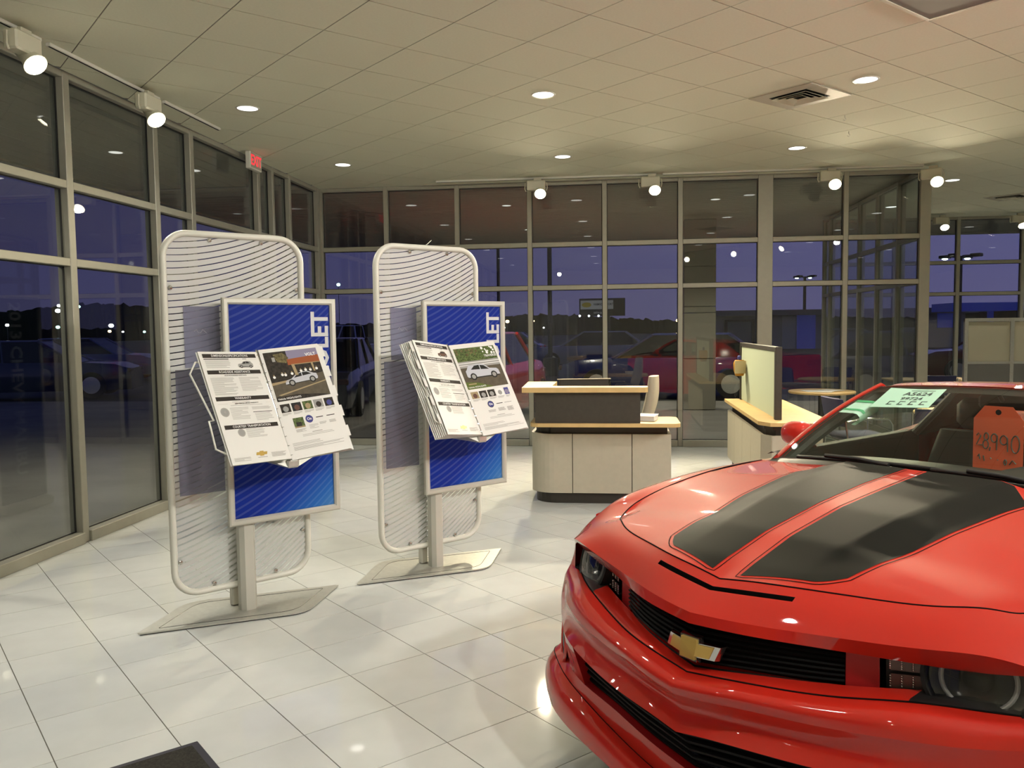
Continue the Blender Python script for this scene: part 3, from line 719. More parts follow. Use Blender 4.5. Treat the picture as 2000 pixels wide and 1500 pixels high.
    def slab(TL, TR, BR, BL, off, name, lab=None):
        nrm = (BL-TL).cross(TR-TL).normalized()
        if nrm.y > 0: nrm = -nrm
        A = [p-nrm*off for p in (TL, TR, BR, BL)]; B = [p-nrm*(off+.0022) for p in (TL, TR, BR, BL)]
        mb = MB(); mb.hull(A, B); return mb.build(name, 'paper', k, label=lab)
    slab(*L, 0, 'left_page'); slab(*Rr, 0, 'right_page')
    mb = MB(); pg = Page(L[0], L[1], L[3], mb); spec_page(pg, 'SONIC' if variant == 0 else 'CRUZE', 'p_grey' if variant == 0 else 'p_brown', rnd); mb.build('left_page_print', PM, k)
    mb = MB(); pg = Page(Rr[0], Rr[1], Rr[3], mb)
    (volt_page if variant == 0 else trav_page)(pg, rnd); lower_right(pg, .512 if variant == 0 else .535, rnd, variant); mb.build('right_page_print', PM, k)
    # pages fanned behind
    def behind(Q, left, i, gap, slide):
        TL, TR, BR, BL = Q; w = (TR-TL).normalized(); nrm = (BL-TL).cross(TR-TL).normalized()
        if nrm.y > 0: nrm = -nrm
        sp = (1 if left else 0)
        out = -w if left else w
        mv = lambda p, outer: p+out*(slide*i if outer else 0)-nrm*(gap*i if outer else gap*.25*i)
        return [mv(TL, left), mv(TR, not left), mv(BR, not left), mv(BL, left)]
    nL, nR = ((1, 6) if variant == 0 else (7, 3))
    for i in range(1, nL+1): slab(*behind(L, True, i, .010 if variant else .006, .006), .003*1, 'page_behind')
    for i in range(1, nR+1): slab(*behind(Rr, False, i, .007, .0065), .003*1, 'page_behind')
    # index tabs on the page edges
    tb = MB(); TL, TR, BR, BL = Rr if variant == 0 else L
    e0, e1 = (TR, BR) if variant == 0 else (TL, BL); o = (TR-TL).normalized()*(1 if variant == 0 else -1)
    for i in range(5):
        s0 = .03+.19*i; p = e0.lerp(e1, s0); q = e0.lerp(e1, s0+.10); p = p+o*.001-Vector((0, -.012, 0)); q = q+o*.001-Vector((0, -.012, 0))
        tb = MB(); tb.hull([p, p+o*.03, q+o*.03, q], [x+Vector((0, .002, 0)) for x in (p, p+o*.03, q+o*.03, q)]); tb.build('index_tab', 'paper', k)
    # wire easel
    c0 = L[0].lerp(L[3], .10); c1 = L[0].lerp(L[3], .62); c2 = L[0].lerp(L[3], .86)
    wv = (L[1]-L[0]).normalized()
    b = MB(); back = Vector((0, .03, 0))
    b.tube([c0+wv*.10+back, c0-wv*.02+back, c0.lerp(c1, .2)-wv*.065+back*1.5, c1-wv*.015+back*1.2, c1-wv*.045+back, c2-wv*.055+back, c2.lerp(L[3], .3)-wv*.01+back, L[3].lerp(L[2], .35)+back], .0055, 6)
    b.build('wire_easel', 'offwhite', k, True)
    sp0, sp1 = L[1].lerp(Rr[0], .5), L[2].lerp(Rr[3], .5)
    b = MB(); b.tube([sp0+Vector((0, .012, .004)), sp1+Vector((0, .012, -.004))], .006, 6)
    for i in range(12):
        q = sp0.lerp(sp1, .04+.92*i/11); b.tube([q+Vector((-.012, .0, 0)), q+Vector((0, -.008, 0)), q+Vector((.012, .0, 0))], .002, 4)
    b.build('ring_binding', 'chrome', k)
    m0 = sp1+Vector((0, .03, -.012)); b = MB()
    b.hull([(m0.x-.16, m0.y+.02, m0.z+.035), (m0.x-.02, m0.y-.01, m0.z-.03), (m0.x+.05, m0.y-.01, m0.z-.03), (m0.x+.20, m0.y+.02, m0.z+.03)],
           [(m0.x-.16, m0.y+.06, m0.z+.040), (m0.x-.02, m0.y+.05, m0.z-.018), (m0.x+.05, m0.y+.05, m0.z-.018), (m0.x+.20, m0.y+.06, m0.z+.035)])
    b.build('shelf_lip', 'steel', k)
    b = MB(); b.box((m0.x+.015, (m0.y-.105)/2+.0, m0.z-.015), (.07, abs(m0.y+.105)+.03, .045), bev=.008); b.build('arm', 'steel', k)
    return t
display(-2.148, 4.566, 'left tall rounded display stand, its catalogue open at a silver car on a street',
        [[(-.3475, -.285, 1.5162), (.0065, -.2022, 1.5043), (.0575, -.502, .9367), (-.2965, -.5848, .9487)], [(.0173, -.1993, 1.514), (.3858, -.1824, 1.5418), (.4432, -.4548, .949), (.0747, -.4718, .9211)]], 0)
display(-1.24, 5.52, 'tall rounded display stand nearest the reception desk, its catalogue open at a silver family car',
        [[(-.3098, -.2575, 1.5538), (.0330, -.1500, 1.5126), (.0690, -.4710, .944), (-.2746, -.579, .9852)], [(.0402, -.161, 1.5092), (.4093, -.1716, 1.5334), (.4376, -.4937, .9604), (.0685, -.4831, .9362)]], 1)

# ================================================================== RECEPTION DESK
def arc(cx, cy, r, a0, a1, n=8): return [(cx+r*math.cos(R(a0+(a1-a0)*k/n)), cy+r*math.sin(R(a0+(a1-a0)*k/n))) for k in range(n+1)]
t = empty('reception_desk', (-.15, 7.9, 0), 0, 'two-level reception desk with maple tops, black riser and grey panels', 'desk')
o_ = Vector((-.15, 7.9))
def L2(pts): return [(x-o_.x, y-o_.y) for x, y in pts]
xl, xr, yf, yb = -.79, .49, 7.62, 8.35
seams = [-.40, .14]
body = [(xl, yb)]+arc(xl+.22, yf+.22, .22, 180, 270, 8)
i0 = len(body)
bl = L2([(xl, yb)]+arc(xl+.22, yf+.22, .22, 180, 270, 8)+[(seams[0]-.003, yf), (seams[0]-.003, yf+.03), (xl+.22, yf+.03)]+arc(xl+.22, yf+.22, .19, 270, 180, 8)+[(xl+.03, yb)])
b = MB(); b.prism(bl, .10, .645); b.build('corner_panel', 'greige', t)
for a, c in ((seams[0]+.003, seams[1]-.003), (seams[1]+.003, xr)):
    b = MB(); b.box(((a+c)/2-o_.x, yf+.015-o_.y, .3725), (c-a, .03, .545), bev=.002); b.build('front_panel', 'greige', t)
b = MB(); b.box((xr-.015-o_.x, (yf+.03+yb)/2-o_.y, .3725), (.03, yb-yf-.03, .545)); b.build('end_panel', 'greige', t)
b = MB(); b.prism(L2(arc(xl+.24, yf+.24, .20, 180, 270, 6)+[(xr-.03, yf+.04), (xr-.03, yb-.02), (xl+.04, yb-.02)]), 0, .73); b.build('carcass', 'toe', t)
b = MB(); b.prism(L2(arc(xl+.12, yf-.13, .10, 180, 270, 6)+arc(.56-.07, yf-.23+.07, .07, 270, 360, 6)+arc(.56-.07, 7.98-.07, .07, 0, 90, 6)+[(xl+.02, 7.98)]), .735, .768); b.build('worktop', 'maple', t)
b = MB(); b.box((-.255-o_.x, 7.44-o_.y, .905), (.93, .035, .274)); b.box((-.70-o_.x, 7.83-o_.y, .905), (.035, .74, .274)); b.build('riser', 'charcoal', t)
b = MB(); b.prism(L2([(-.83, 7.36), (.245, 7.36), (.275, 7.40), (.275, 7.55), (-.575, 7.58), (-.575, 8.20), (-.86, 8.20)]), 1.045, 1.09); b.build('counter_top', 'maple', t)
# things on and behind the desk
t = empty('monitor', (-.30, 7.86, .7685), R(8), 'dark flat monitor seen edge-on above the reception counter', 'monitor')
b = MB(); b.box((0, 0, .225), (.46, .03, .28), bev=.006); b.build('screen_housing', 'dark', t); b = MB(); b.box((0, .016, .225), (.43, .003, .25)); b.build('screen', 'black', t)
b = MB(); b.box((0, .02, .06), (.06, .02, .12)); b.box((0, .02, .006), (.20, .14, .012)); b.build('stand', 'dark', t)
b = MB(); b.box((-.30, 7.855, 1.135), (.50, .05, .006), rz=R(8)); tag(b.build('tray', 'beige'), 'thin pale strip lying on top of the dark monitor', 'tray')
t = empty('desk_book', (.275, 7.70, .770), R(-12), 'white book with dark cover edge lying on the low end of the desk', 'book')
b = MB(); b.box((0, 0, .022), (.17, .23, .036)); b.build('pages', 'paper', t); b = MB(); b.box((0, 0, .002), (.18, .24, .004)); b.box((0, 0, .042), (.18, .24, .004)); b.box((-.0885, 0, .022), (.004, .24, .044)); b.build('cover', 'paper', t)
# office chair behind the desk
t = empty('office_chair', (.05, 8.78, 0), R(80), 'beige upholstered office chair behind the reception desk', 'chair')
b = MB(); rows = []
for i in range(13):
    s = i/12; z = .56+.55*s; y = -.22-.12*s-.03*math.sin(PI*s); wd = .22*(1-.25*s*s) if s < .92 else .22*.70
    th = .042+.014*math.sin(PI*s)
    rr = []
    for k in range(16):
        a = 2*PI*k/16; ca, sa = math.cos(a), math.sin(a)
        rr.append((wd*math.copysign(abs(ca)**.5, ca), y+th*math.copysign(abs(sa)**.7, sa), z))
    rows.append(rr)
b.grid(rows, closeu=True); b.add(rows[0], [tuple(range(16))][::-1]); b.add(rows[-1], [tuple(range(15, -1, -1))]); b.build('backrest', 'beige', t, 50)
b = MB(); b.box((0, 0, .47), (.48, .46, .09), bev=.035); b.build('seat', 'beige', t, 50)
for sgn in (-1, 1):
    b = MB(); b.tube([(sgn*.26, -.20, .44), (sgn*.29, -.21, .60), (sgn*.29, -.14, .68), (sgn*.29, .10, .68), (sgn*.29, .14, .60)], .014, 8); b.build('armrest', 'chrome', t, True)
b = MB(); b.tube([(0, -.02, .10), (0, -.02, .43)], .03, 12); b.tube([(0, -.18, .44), (0, -.27, .62)], .02, 8); b.build('column', 'dark', t, True)
for k in range(5):
    a = 2*PI*k/5; b = MB(); b.tube([(0, -.02, .11), (.28*math.cos(a), -.02+.28*math.sin(a), .075)], [.025, .016], 8); b.build('leg', 'dark', t, True)
    b = MB(); b.lathe([(0, -.012), (.03, -.012), (.034, 0), (.03, .012), (0, .012)], 12, (.28*math.cos(a), -.02+.28*math.sin(a), .034), 'x'); b.build('caster', 'rubber', t, True)

# ================================================================== SECOND COUNTER WITH A GLASS SCREEN
t = empty('counter_unit', (1.55, 8.7, 0), 0, 'long grey counter with a maple worktop and a frosted glass screen', 'counter')
o_ = Vector((1.55, 8.7))
top = [(1.25, 9.95), (1.25, 7.62), (1.33, 7.47), (1.80, 7.47), (1.88, 7.56), (1.88, 9.80), (1.80, 9.95)]
b = MB(); b.prism(L2(top), .735, .768); b.build('worktop', 'maple', t)
b = MB(); b.prism(L2([(1.31, 9.90), (1.31, 7.68), (1.37, 7.58), (1.76, 7.58), (1.80, 7.64), (1.80, 9.90)]), .69, .735); b.prism(L2([(1.33, 9.88), (1.33, 7.70), (1.40, 7.60), (1.74, 7.60), (1.78, 7.66), (1.78, 9.88)]), 0, .69); b.build('carcass', 'toe', t)
ys = [7.66, 8.22, 8.78, 9.34, 9.90]
for a, c in zip(ys[:-1], ys[1:]):
    b = MB(); b.box((1.295-o_.x, (a+c)/2-o_.y, .3725), (.03, c-a-.004, .545), bev=.002); b.build('side_panel', 'greige', t)
b = MB(); b.prism(L2([(1.28, 7.655), (1.355, 7.545), (1.38, 7.56), (1.31, 7.66)]), .10, .645); b.build('corner_panel', 'greige', t)
b = MB(); b.box((1.575-o_.x, 7.56-o_.y, .3725), (.43, .03, .545), bev=.002); b.build('end_panel', 'greige', t)
M['frosted'] = mat('frosted_glass', (.60, .68, .50), .5)
b = MB(); b.box((1.43-o_.x, 8.79-o_.y, 1.078), (.014, 2.06, .60)); b.build('frosted_screen', 'frosted', t)
b = MB(); b.box((1.44-o_.x, 7.735-o_.y, 1.095), (.06, .06, .655), bev=.004); b.build('screen_post', 'charcoal', t)
b = MB(); b.box((1.44-o_.x, 9.85-o_.y, 1.095), (.06, .06, .655), bev=.004); b.build('screen_post', 'charcoal', t)
b = MB(); b.box((1.44-o_.x, 8.79-o_.y, 1.40), (.05, 2.05, .045), bev=.004); b.build('top_rail', 'charcoal', t)
t = empty('card_holder', (1.423, 9.52, 1.16), 0, 'amber card holder with a dark purple tab fixed to the frosted screen', 'card holder')
pm_('amber', (.50, .24, .03)); pm_('amber2', (.75, .62, .38))
b = MB(); b.lathe([(.0, -.10), (.045, -.10), (.062, -.04), (.066, .04), (.05, .075), (.0, .075)], 14, (-.067, 0, 0)); b.build('holder_body', 'amber', t, True)
b = MB(); b.box((-.07, -.085, .0), (.12, .006, .14), rz=R(8)); b.build('card', 'amber2', t)
b = MB(); b.box((-.067, .02, .10), (.03, .09, .05), bev=.01); b.build('tab', 'p_blue', t)

# ---- guest chairs and round tables on the right, seen over and through the car
def guest_chair(x, y, rz, label):
    t = empty('guest_chair', (x, y, 0), R(rz), label, 'chair', 'navy guest chairs with chrome arms')
    b = MB(); b.box((0, .01, .455), (.48, .46, .07), bev=.03); b.build('seat', 'navy', t, 50)
    rows = []
    for i in range(7):
        s = i/6; z = .58+.28*s; y0 = -.235-.05*s
        rows.append([(.235*math.copysign(abs(math.cos(2*PI*k/16))**.4, math.cos(2*PI*k/16)), y0-.03*(1-(math.cos(2*PI*k/16))**2)*0+.028*math.copysign(abs(math.sin(2*PI*k/16))**.6, math.sin(2*PI*k/16))-.03*(1-abs(math.cos(2*PI*k/16))), z) for k in range(16)])
    b = MB(); b.grid(rows, closeu=True); b.add(rows[0], [tuple(range(15, -1, -1))]); b.add(rows[-1], [tuple(range(16))]); b.build('backrest', 'navy', t, 50)
    for sg in (-1, 1):
        b = MB(); b.tube([(sg*.27, .24, .0), (sg*.27, .23, .60), (sg*.27, .19, .655), (sg*.27, -.10, .665), (sg*.265, -.24, .63)], .011, 8); b.build('arm_leg', 'chrome', t, True)
        b = MB(); b.tube([(sg*.26, -.30, 0), (sg*.26, -.23, .45), (sg*.25, -.28, .82)], .011, 8); b.build('rear_leg', 'chrome', t, True)
    b = MB(); b.tube([(-.27, .22, .42), (.27, .22, .42)], .009, 6); b.tube([(-.26, -.235, .42), (.26, -.235, .42)], .009, 6); b.build('cross_bar', 'chrome', t, True)
    return t
def round_table(x, y, r, z, label):
    t = empty('round_table', (x, y, 0), 0, label, 'table', 'round maple tables')
    b = MB(); b.lathe([(0, z-.03), (r-.01, z-.03), (r, z-.02), (r, z-.006), (r-.006, z), (0, z)], 40); b.build('table_top', 'maple', t, 40)
    b = MB(); b.lathe([(.045, .02), (.04, .05), (.04, z-.03)], 16); b.build('pedestal', 'dark', t, True)
    b = MB(); b.lathe([(0, 0), (.27, 0), (.27, .012), (.06, .03), (.0, .03)], 28); b.build('foot', 'dark', t, 40)
    return t
round_table(3.42, 8.75, .46, .74, 'round maple table seen through the red car windshield, ringed by navy chairs')
guest_chair(2.50, 9.05, -80, 'navy chair between the frosted counter and the round table')
guest_chair(2.95, 7.98, -20, 'navy chair in front of the round table, seen through the windshield')
guest_chair(3.75, 7.85, 25, 'navy chair on the right of the round table, behind the green tag sheet')
round_table(2.55, 10.85, .40, .79, 'round maple table standing against the back glass near the corner post')
for i, (x, y, a) in enumerate(((2.42, 10.78, 10), (2.55, 10.70, -25), (2.66, 10.86, 40))):
    b = MB(); b.box((x, y, .792+.002*i), (.21, .28, .002), rz=R(a)); tag(b.build('leaflet', 'paper'), ('leaflet lying on the left of the round table by the glass', 'leaflet lying nearest on the round table by the glass', 'leaflet lying farthest right on the round table by the glass')[i], 'leaflet', 'leaflets on the round table')
# cubicle partition and desk far right
t = empty('partition', (6.05, 13.0, 0), 0, 'grey cubicle partition with frosted glass upper panels at the far right', 'partition')
M['partition'] = mat('partition_fabric', (.17, .165, .15), .85, bump=.2, bscale=300); M['frost2'] = mat('frosted_panel', (.55, .52, .38), .55)
x0 = -1.0
for k in range(4):
    b = MB(); b.box((x0+.04+.63*k+.315, 0, .54), (.62, .05, .94)); b.build('fabric_panel', 'partition', t)
    b = MB(); b.box((x0+.04+.63*k+.315, 0, 1.335), (.60, .012, .58)); b.build('frosted_panel', 'frost2', t)
b = MB(); b.box((x0+1.3, 0, 1.655), (2.6, .05, .05)); b.box((x0+1.3, 0, 1.03), (2.6, .05, .035)); b.box((x0+1.3, 0, .035), (2.6, .05, .07)); b.build('rails', 'steel', t)
for k in range(5):
    b = MB(); b.box((x0+.025+.63*k, 0, .84), (.05, .056, 1.68)); b.build('post', 'steel', t)
t = empty('sales_desk', (4.83, 13.75, 0), 0, 'maple sales desk beside the grey partition with papers on it', 'desk')
b = MB(); b.box((0, 0, .735), (1.2, .75, .03), bev=.006); b.build('desk_top', 'maple', t)
for sx_ in (-.55, .55):
    b = MB(); b.box((sx_, 0, .36), (.03, .68, .72)); b.build('side_panel', 'greige', t)
b = MB(); b.box((0, .25, .45), (1.07, .02, .5)); b.build('modesty_panel', 'charcoal', t)
t = empty('desk_phone', (4.72, 13.62, .751), R(20), 'black telephone on the far sales desk', 'telephone')
b = MB(); b.box((0, 0, .03), (.20, .20, .05), bev=.012); b.build('base', 'dark', t); b = MB(); b.box((-.06, 0, .075), (.05, .20, .035), bev=.012); b.build('handset', 'dark', t)
b = MB(); b.box((5.02, 13.50, .758), (.30, .22, .012), rz=R(15)); tag(b.build('paper_stack', 'paper'), 'stack of white papers on the far sales desk', 'papers')
guest_chair(4.62, 13.0, 0, 'navy chair pushed up to the far sales desk by the corner post')
# entrance mat
t = empty('floor_mat', (-1.646-.0, 3.031, 0), R(-45), 'dark entrance mat lying at the bottom edge of the floor', 'mat')
M['mat_pile'] = mat('mat_pile', (.030, .028, .022), .95, noise=.5, nscale=120, bump=1., bscale=400); M['mat_edge'] = mat('mat_edge', (.018, .017, .03), .6)
b = MB(); b.box((.45, -.75, .004), (.90, 1.5, .008), bev=.003); b.build('rubber_border', 'mat_edge', t)
b = MB(); b.box((.45, -.75, .0095), (.84, 1.44, .005), bev=.002); b.build('pile', 'mat_pile', t)
# ================================================================== THE RED SPORTS COUPE
CAR = empty('car', (.17, 2.42, 0), R(-135), 'red sports coupe with two black bonnet stripes, parked at the right', 'car')
# rails: 3-D lines from the nose (y=0) round the corner to the flank, one control point per station
RAIL = {
 'seam': [(-.199, 0, .852), (-.212, .10, .864), (-.230, .2, .871), (-.308, .4, .870), (-.385, .58, .875), (-.452, .67, .877), (-.50, .719, .868), (-.60, .766, .888), (-.72, .79, .912), (-.90, .808, .938), (-1.15, .822, .962), (-1.35, .824, .971), (-1.56, .80, .980)],
 'crest': [(-.135, 0, .818), (-.148, .10, .825), (-.168, .2, .832), (-.240, .4, .838), (-.312, .6, .846), (-.378, .75, .840), (-.430, .835, .825), (-.48, .882, .822), (-.575, .900, .856), (-.876, .905, .922), (-1.149, .902, .947), (-1.35, .895, .953), (-1.60, .875, .958)],
 'lipU': [(-.062, 0, .778), (-.080, .10, .780), (-.108, .2, .782), (-.178, .4, .789), (-.240, .6, .803), (-.292, .75, .812), (-.372, .85, .780), (-.44, .902, .768), (-.56, .925, .805), (-.876, .938, .86), (-1.15, .938, .88), (-1.35, .934, .885), (-1.60, .92, .89)],
 'lipL': [(-.056, 0, .747), (-.072, .10, .750), (-.095, .2, .753), (-.192, .4, .749), (-.285, .6, .747), (-.343, .75, .757), (-.385, .85, .762), (-.437, .908, .735), (-.56, .938, .75)],
 'barT': [(-.05, 0, .601), (-.055, .10, .615), (-.066, .2, .628), (-.140, .4, .640), (-.225, .6, .668), (-.325, .75, .665), (-.385, .85, .662), (-.405, .908, .66), (-.55, .945, .66)],
 'bulge': [(.022, 0, .578), (.016, .10, .59), (.0, .2, .603), (-.06, .4, .615), (-.145, .6, .638), (-.255, .75, .636), (-.335, .85, .636), (-.385, .914, .63), (-.55, .95, .63)],
 'barB': [(.010, 0, .551), (.006, .10, .563), (-.010, .2, .575), (-.061, .4, .587), (-.136, .6, .600), (-.238, .75, .603), (-.325, .85, .605), (-.375, .915, .60), (-.55, .953, .60)],
 'mid': [(-.030, 0, .50), (-.032, .10, .512), (-.040, .2, .522), (-.085, .4, .532), (-.155, .6, .545), (-.245, .75, .545), (-.318, .85, .545), (-.362, .918, .54), (-.55, .953, .54)],
 'liT': [(.001, 0, .435), (.003, .10, .456), (.002, .2, .472), (-.050, .4, .479), (-.125, .6, .489), (-.222, .75, .487), (-.306, .85, .484), (-.366, .920, .48), (-.55, .95, .48)],
 'liB': [(-.065, 0, .290), (-.074, .10, .300), (-.089, .2, .309), (-.133, .4, .326), (-.180, .6, .334), (-.250, .75, .342), (-.322, .85, .346), (-.378, .925, .345), (-.53, .95, .34)],
 'bump': [(-.088, 0, .190), (-.092, .10, .205), (-.101, .2, .219), (-.129, .4, .255), (-.173, .6, .289), (-.222, .75, .314), (-.280, .86, .330), (-.345, .935, .325), (-.50, .962, .31)],
 'splT': [(-.045, 0, .180), (-.048, .10, .195), (-.058, .2, .210), (-.085, .4, .243), (-.130, .6, .272), (-.190, .76, .292), (-.262, .885, .295), (-.335, .962, .28), (-.50, .972, .27)],
 'splB': [(-.030, 0, .110), (-.034, .10, .122), (-.046, .2, .140), (-.075, .4, .165), (-.120, .6, .175), (-.180, .76, .178), (-.255, .885, .178), (-.330, .962, .172), (-.50, .972, .17)],
}
NS = 8
def rail(n): return cspline(RAIL[n], NS)
RL = {k: rail(k) for k in RAIL}
FN = 8*NS+1           # samples up to station 8 (flank just before the wheel arch)
def sym(r): return [tuple(p*np.array([1, -1, 1])) for p in r[:0:-1]]+[tuple(p) for p in r]
def loft(names, n, sub=5, bulge=0.):
    """rows between successive rails, slightly rounded"""
    K = [[RL[a][i] for a in names] for i in range(n)]
    cols = [cspline(k, sub) for k in K]
    return [[cols[i][j] for i in range(n)] for j in range(len(cols[0]))]
def symrows(rows): return [sym(r) for r in rows]
# --- painted nose shell (everything of the nose that is one moulded skin), openings left out
nose = MB()
full = 12*NS+1
up = loft(['seam', 'crest', 'lipU'], full, 4)
# the slot in the nose panel: leave out cells on the crest line for |y| < .25
rows = symrows(up); nr, nc = len(rows), len(rows[0])
fs = []; P = [p for r in rows for p in r]
SLOT = []
for i in range(nr-1):
    for j in range(nc-1):
        q = (i*nc+j, i*nc+j+1, (i+1)*nc+j+1, (i+1)*nc+j)
        yy = sum(P[k][1] for k in q)/4
        if i in (2,) and abs(yy) < .252: SLOT.append(q); continue
        fs.append(q)
nose.add(P, fs)
lip = loft(['lipU', 'lipL'], FN, 3); nose.grid(symrows(lip))
# underside of the lip over grille and lamps
ul = [[RL['lipL'][i] for i in range(6*NS+3)], [RL['lipL'][i]+np.array([-.06, -.005*(i/50), -.004]) for i in range(6*NS+3)]]
nose.grid(symrows(ul), 1)
# flank strip between lip and bar beyond the lamp
fl0 = 6*NS+2
rows = loft(['lipL', 'barT'], FN, 4)
nose.grid([r[fl0:] for r in rows]); nose.grid([[p*np.array([1, -1, 1]) for p in r[fl0:]] for r in rows], flip=True)
nose.grid(symrows(loft(['barT', 'bulge', 'barB'], FN, 5))); nose.grid(symrows(loft(['barB', 'mid', 'liT'], FN, 4)))
# ledge from bar top back under the lamps and the grille
ld = [[RL['barT'][i]+np.array([-.075, -.0, .010]) for i in range(fl0+1)], [RL['barT'][i]+np.array([-.012, 0, .006]) for i in range(fl0+1)], [RL['barT'][i] for i in range(fl0+1)]]
li0 = [i for i in range(fl0+1) if RL['barT'][i][1] < .585]; li1 = [i for i in range(fl0+1) if RL['barT'][i][1] > .570]
nose.grid(symrows([[r[i] for i in li0] for r in ld]))
for sg in (-1, 1): nose.grid([[r[i]*np.array([1, sg, 1]) for i in li1] for r in ld], 2)
# lower intake: opening for |y| < .58
rows = symrows(loft(['liT', 'liB'], FN, 4)); P = [p for r in rows for p in r]; nc = len(rows[0]); fs = []
for i in range(len(rows)-1):
    for j in range(nc-1):
        yy = (P[i*nc+j][1]+P[i*nc+j+1][1])/2
        if abs(yy) < .575: continue
        fs.append((i*nc+j, i*nc+j+1, (i+1)*nc+j+1, (i+1)*nc+j))
nose.add(P, fs)
# returns of the intake opening
it = [i for i in range(FN) if RL['liT'][i][1] < .585]
for nm, dz in (('liT', -.006), ('liB', .006)):
    rr = [[RL[nm][i] for i in it], [RL[nm][i]+np.array([-.05, 0, dz]) for i in it]]
    nose.grid(symrows(rr), 1)
low = loft(['liB', 'bump'], FN, 4); nose.grid(symrows(low))
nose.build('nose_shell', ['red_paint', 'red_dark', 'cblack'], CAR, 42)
# slot lining
b = MB()
sl = [i for i in range(len(RL['crest'])) if RL['crest'][i][1] < .256]
A = [up[2][i] for i in sl]; B_ = [up[3][i] for i in sl]
b.grid(symrows([A, [p+np.array([-.01, 0, -.045]) for p in A], [p+np.array([-.035, 0, -.04]) for p in B_], B_])); b.build('nose_slot', 'cblack', CAR)
# --- front splitter lip
b = MB(); b.grid(symrows(loft(['bump', 'splT', 'splB'], FN, 4)))
b.grid(symrows([[RL['splB'][i] for i in range(FN)], [RL['splB'][i]+np.array([-.16, -.02, .01]) for i in range(FN)]]), 1)
b.build('front_splitter', ['red_paint', 'cblack'], CAR, 42)
# shut line between bumper bar and lower lip, thin black gaps following the rails
def gapline(nm, i0, i1, r, off, name, m='cblack', both=True):
    b = MB()
    pts = [tuple(RL[nm][i]+np.array(off)) for i in range(i0, i1)]
    if both and i0 == 0: b.tube([tuple(np.array(p)*np.array([1, -1, 1])) for p in pts[:0:-1]]+pts, r, 5)
    else:
        b.tube(pts, r, 5); b.tube([(p[0], -p[1], p[2]) for p in pts], r, 5)
    return b.build(name, m, CAR)
gapline('barT', 0, fl0, .0028, (.001, 0, .001), 'bumper_gap', 'black'); gapline('seam', 0, full-1, .0030, (.0, 0, -.0005), 'bonnet_gap', 'black'); gapline('bump', 0, FN, .0022, (.001, 0, -.001), 'splitter_gap', 'black')
# --- bonnet: a height field with a raised centre
def itp(x, T): return float(np.interp(x, [t[0] for t in T], [t[1] for t in T]))
ZC = [(-1.56, 1.048), (-1.4, 1.046), (-1.1, 1.025), (-.8, .994), (-.5, .943), (-.3, .888), (-.226, .863), (-.19, .850)]
ZS = [(-1.6, .980), (-1.45, .973), (-1.15, .962), (-.85, .933), (-.6, .888), (-.45, .874), (-.2, .860)]
SEAMY = [(p[1], p[0], p[2]) for p in RL['seam']]
def xf_(y): return float(np.interp(abs(y), [s[0] for s in SEAMY[:11*NS]], [s[1] for s in SEAMY[:11*NS]]))
def zf_(y): return float(np.interp(abs(y), [s[0] for s in SEAMY[:11*NS]], [s[2] for s in SEAMY[:11*NS]]))
def S_(y, x):
    y = abs(y); k = min(1, max(0, (-.30-x)/.35))
    r = .215+.09*min(1, max(0, (-x-.45)/.9)); w = .115
    a = 1-.05*(y/r)**2 if y < r else (.95-.45*((y-r)/w)**.9 if y < r+w else .50*max(0, 1-((y-r-w)/(.83-r-w)))**1.3)
    c = max(0, 1-(y/.83)**2)
    return a*k+c*(1-k)
def zmod(x, y): return itp(x, ZS)+(itp(x, ZC)-itp(x, ZS))*S_(y, x)
def zh(x, y):
    xf = xf_(y); e = (zf_(y)-zmod(xf, y))*math.exp(-max(0, xf-x)/.10); return zmod(x, y)+e
def xr_(y): return -1.405-.03*(abs(y)/.34)**2 if abs(y) < .34 else -1.435-.11*((abs(y)-.34)/.48)
ycols = sorted(set([round(s*y, 4) for s in (1, -1) for y in list(np.linspace(0, .64, 41))+list(np.linspace(.655, .815, 13))]))
b = MB(); NR = 44; rows = []
for i in range(NR+1):
    s = i/NR; s = s**1.25; row = []
    for y in ycols:
        a, c = xf_(y)-.0025, xr_(y); x = a+(c-a)*s; row.append((x, y*(1-.0025), zh(x, y)))
    rows.append(row)
b.grid(rows)
b.grid([rows[-1], [(p[0]-.002, p[1], p[2]-.03) for p in rows[-1]]])
b.grid([[(p[0]-.0, p[1], p[2]-.02) for p in rows[0]], rows[0]])
b.build('bonnet', 'red_paint', CAR, 50)
YI = [(-1.45, .042), (-1.1, .049), (-.8, .045), (-.5, .047), (-.22, .051)]
YO = [(-1.45, .452), (-1.25, .445), (-1.1, .425), (-.8, .388), (-.55, .352), (-.36, .322), (-.2, .300)]
def sfront(t): return -.229-.078*t-(.055*((t-.78)/.22)**2 if t > .78 else 0)
def srear(t): return -1.402-.028*t if t < .74 else -1.4227+.15*((t-.74)/.26)
def spt(t, s, sg, e=.0013):
    a, c = sfront(t), srear(t); x = a+(c-a)*s; yi, yo = itp(x, YI), itp(x, YO); y = yi+(yo-yi)*t
    return (x, sg*y, zh(x, y)+e)
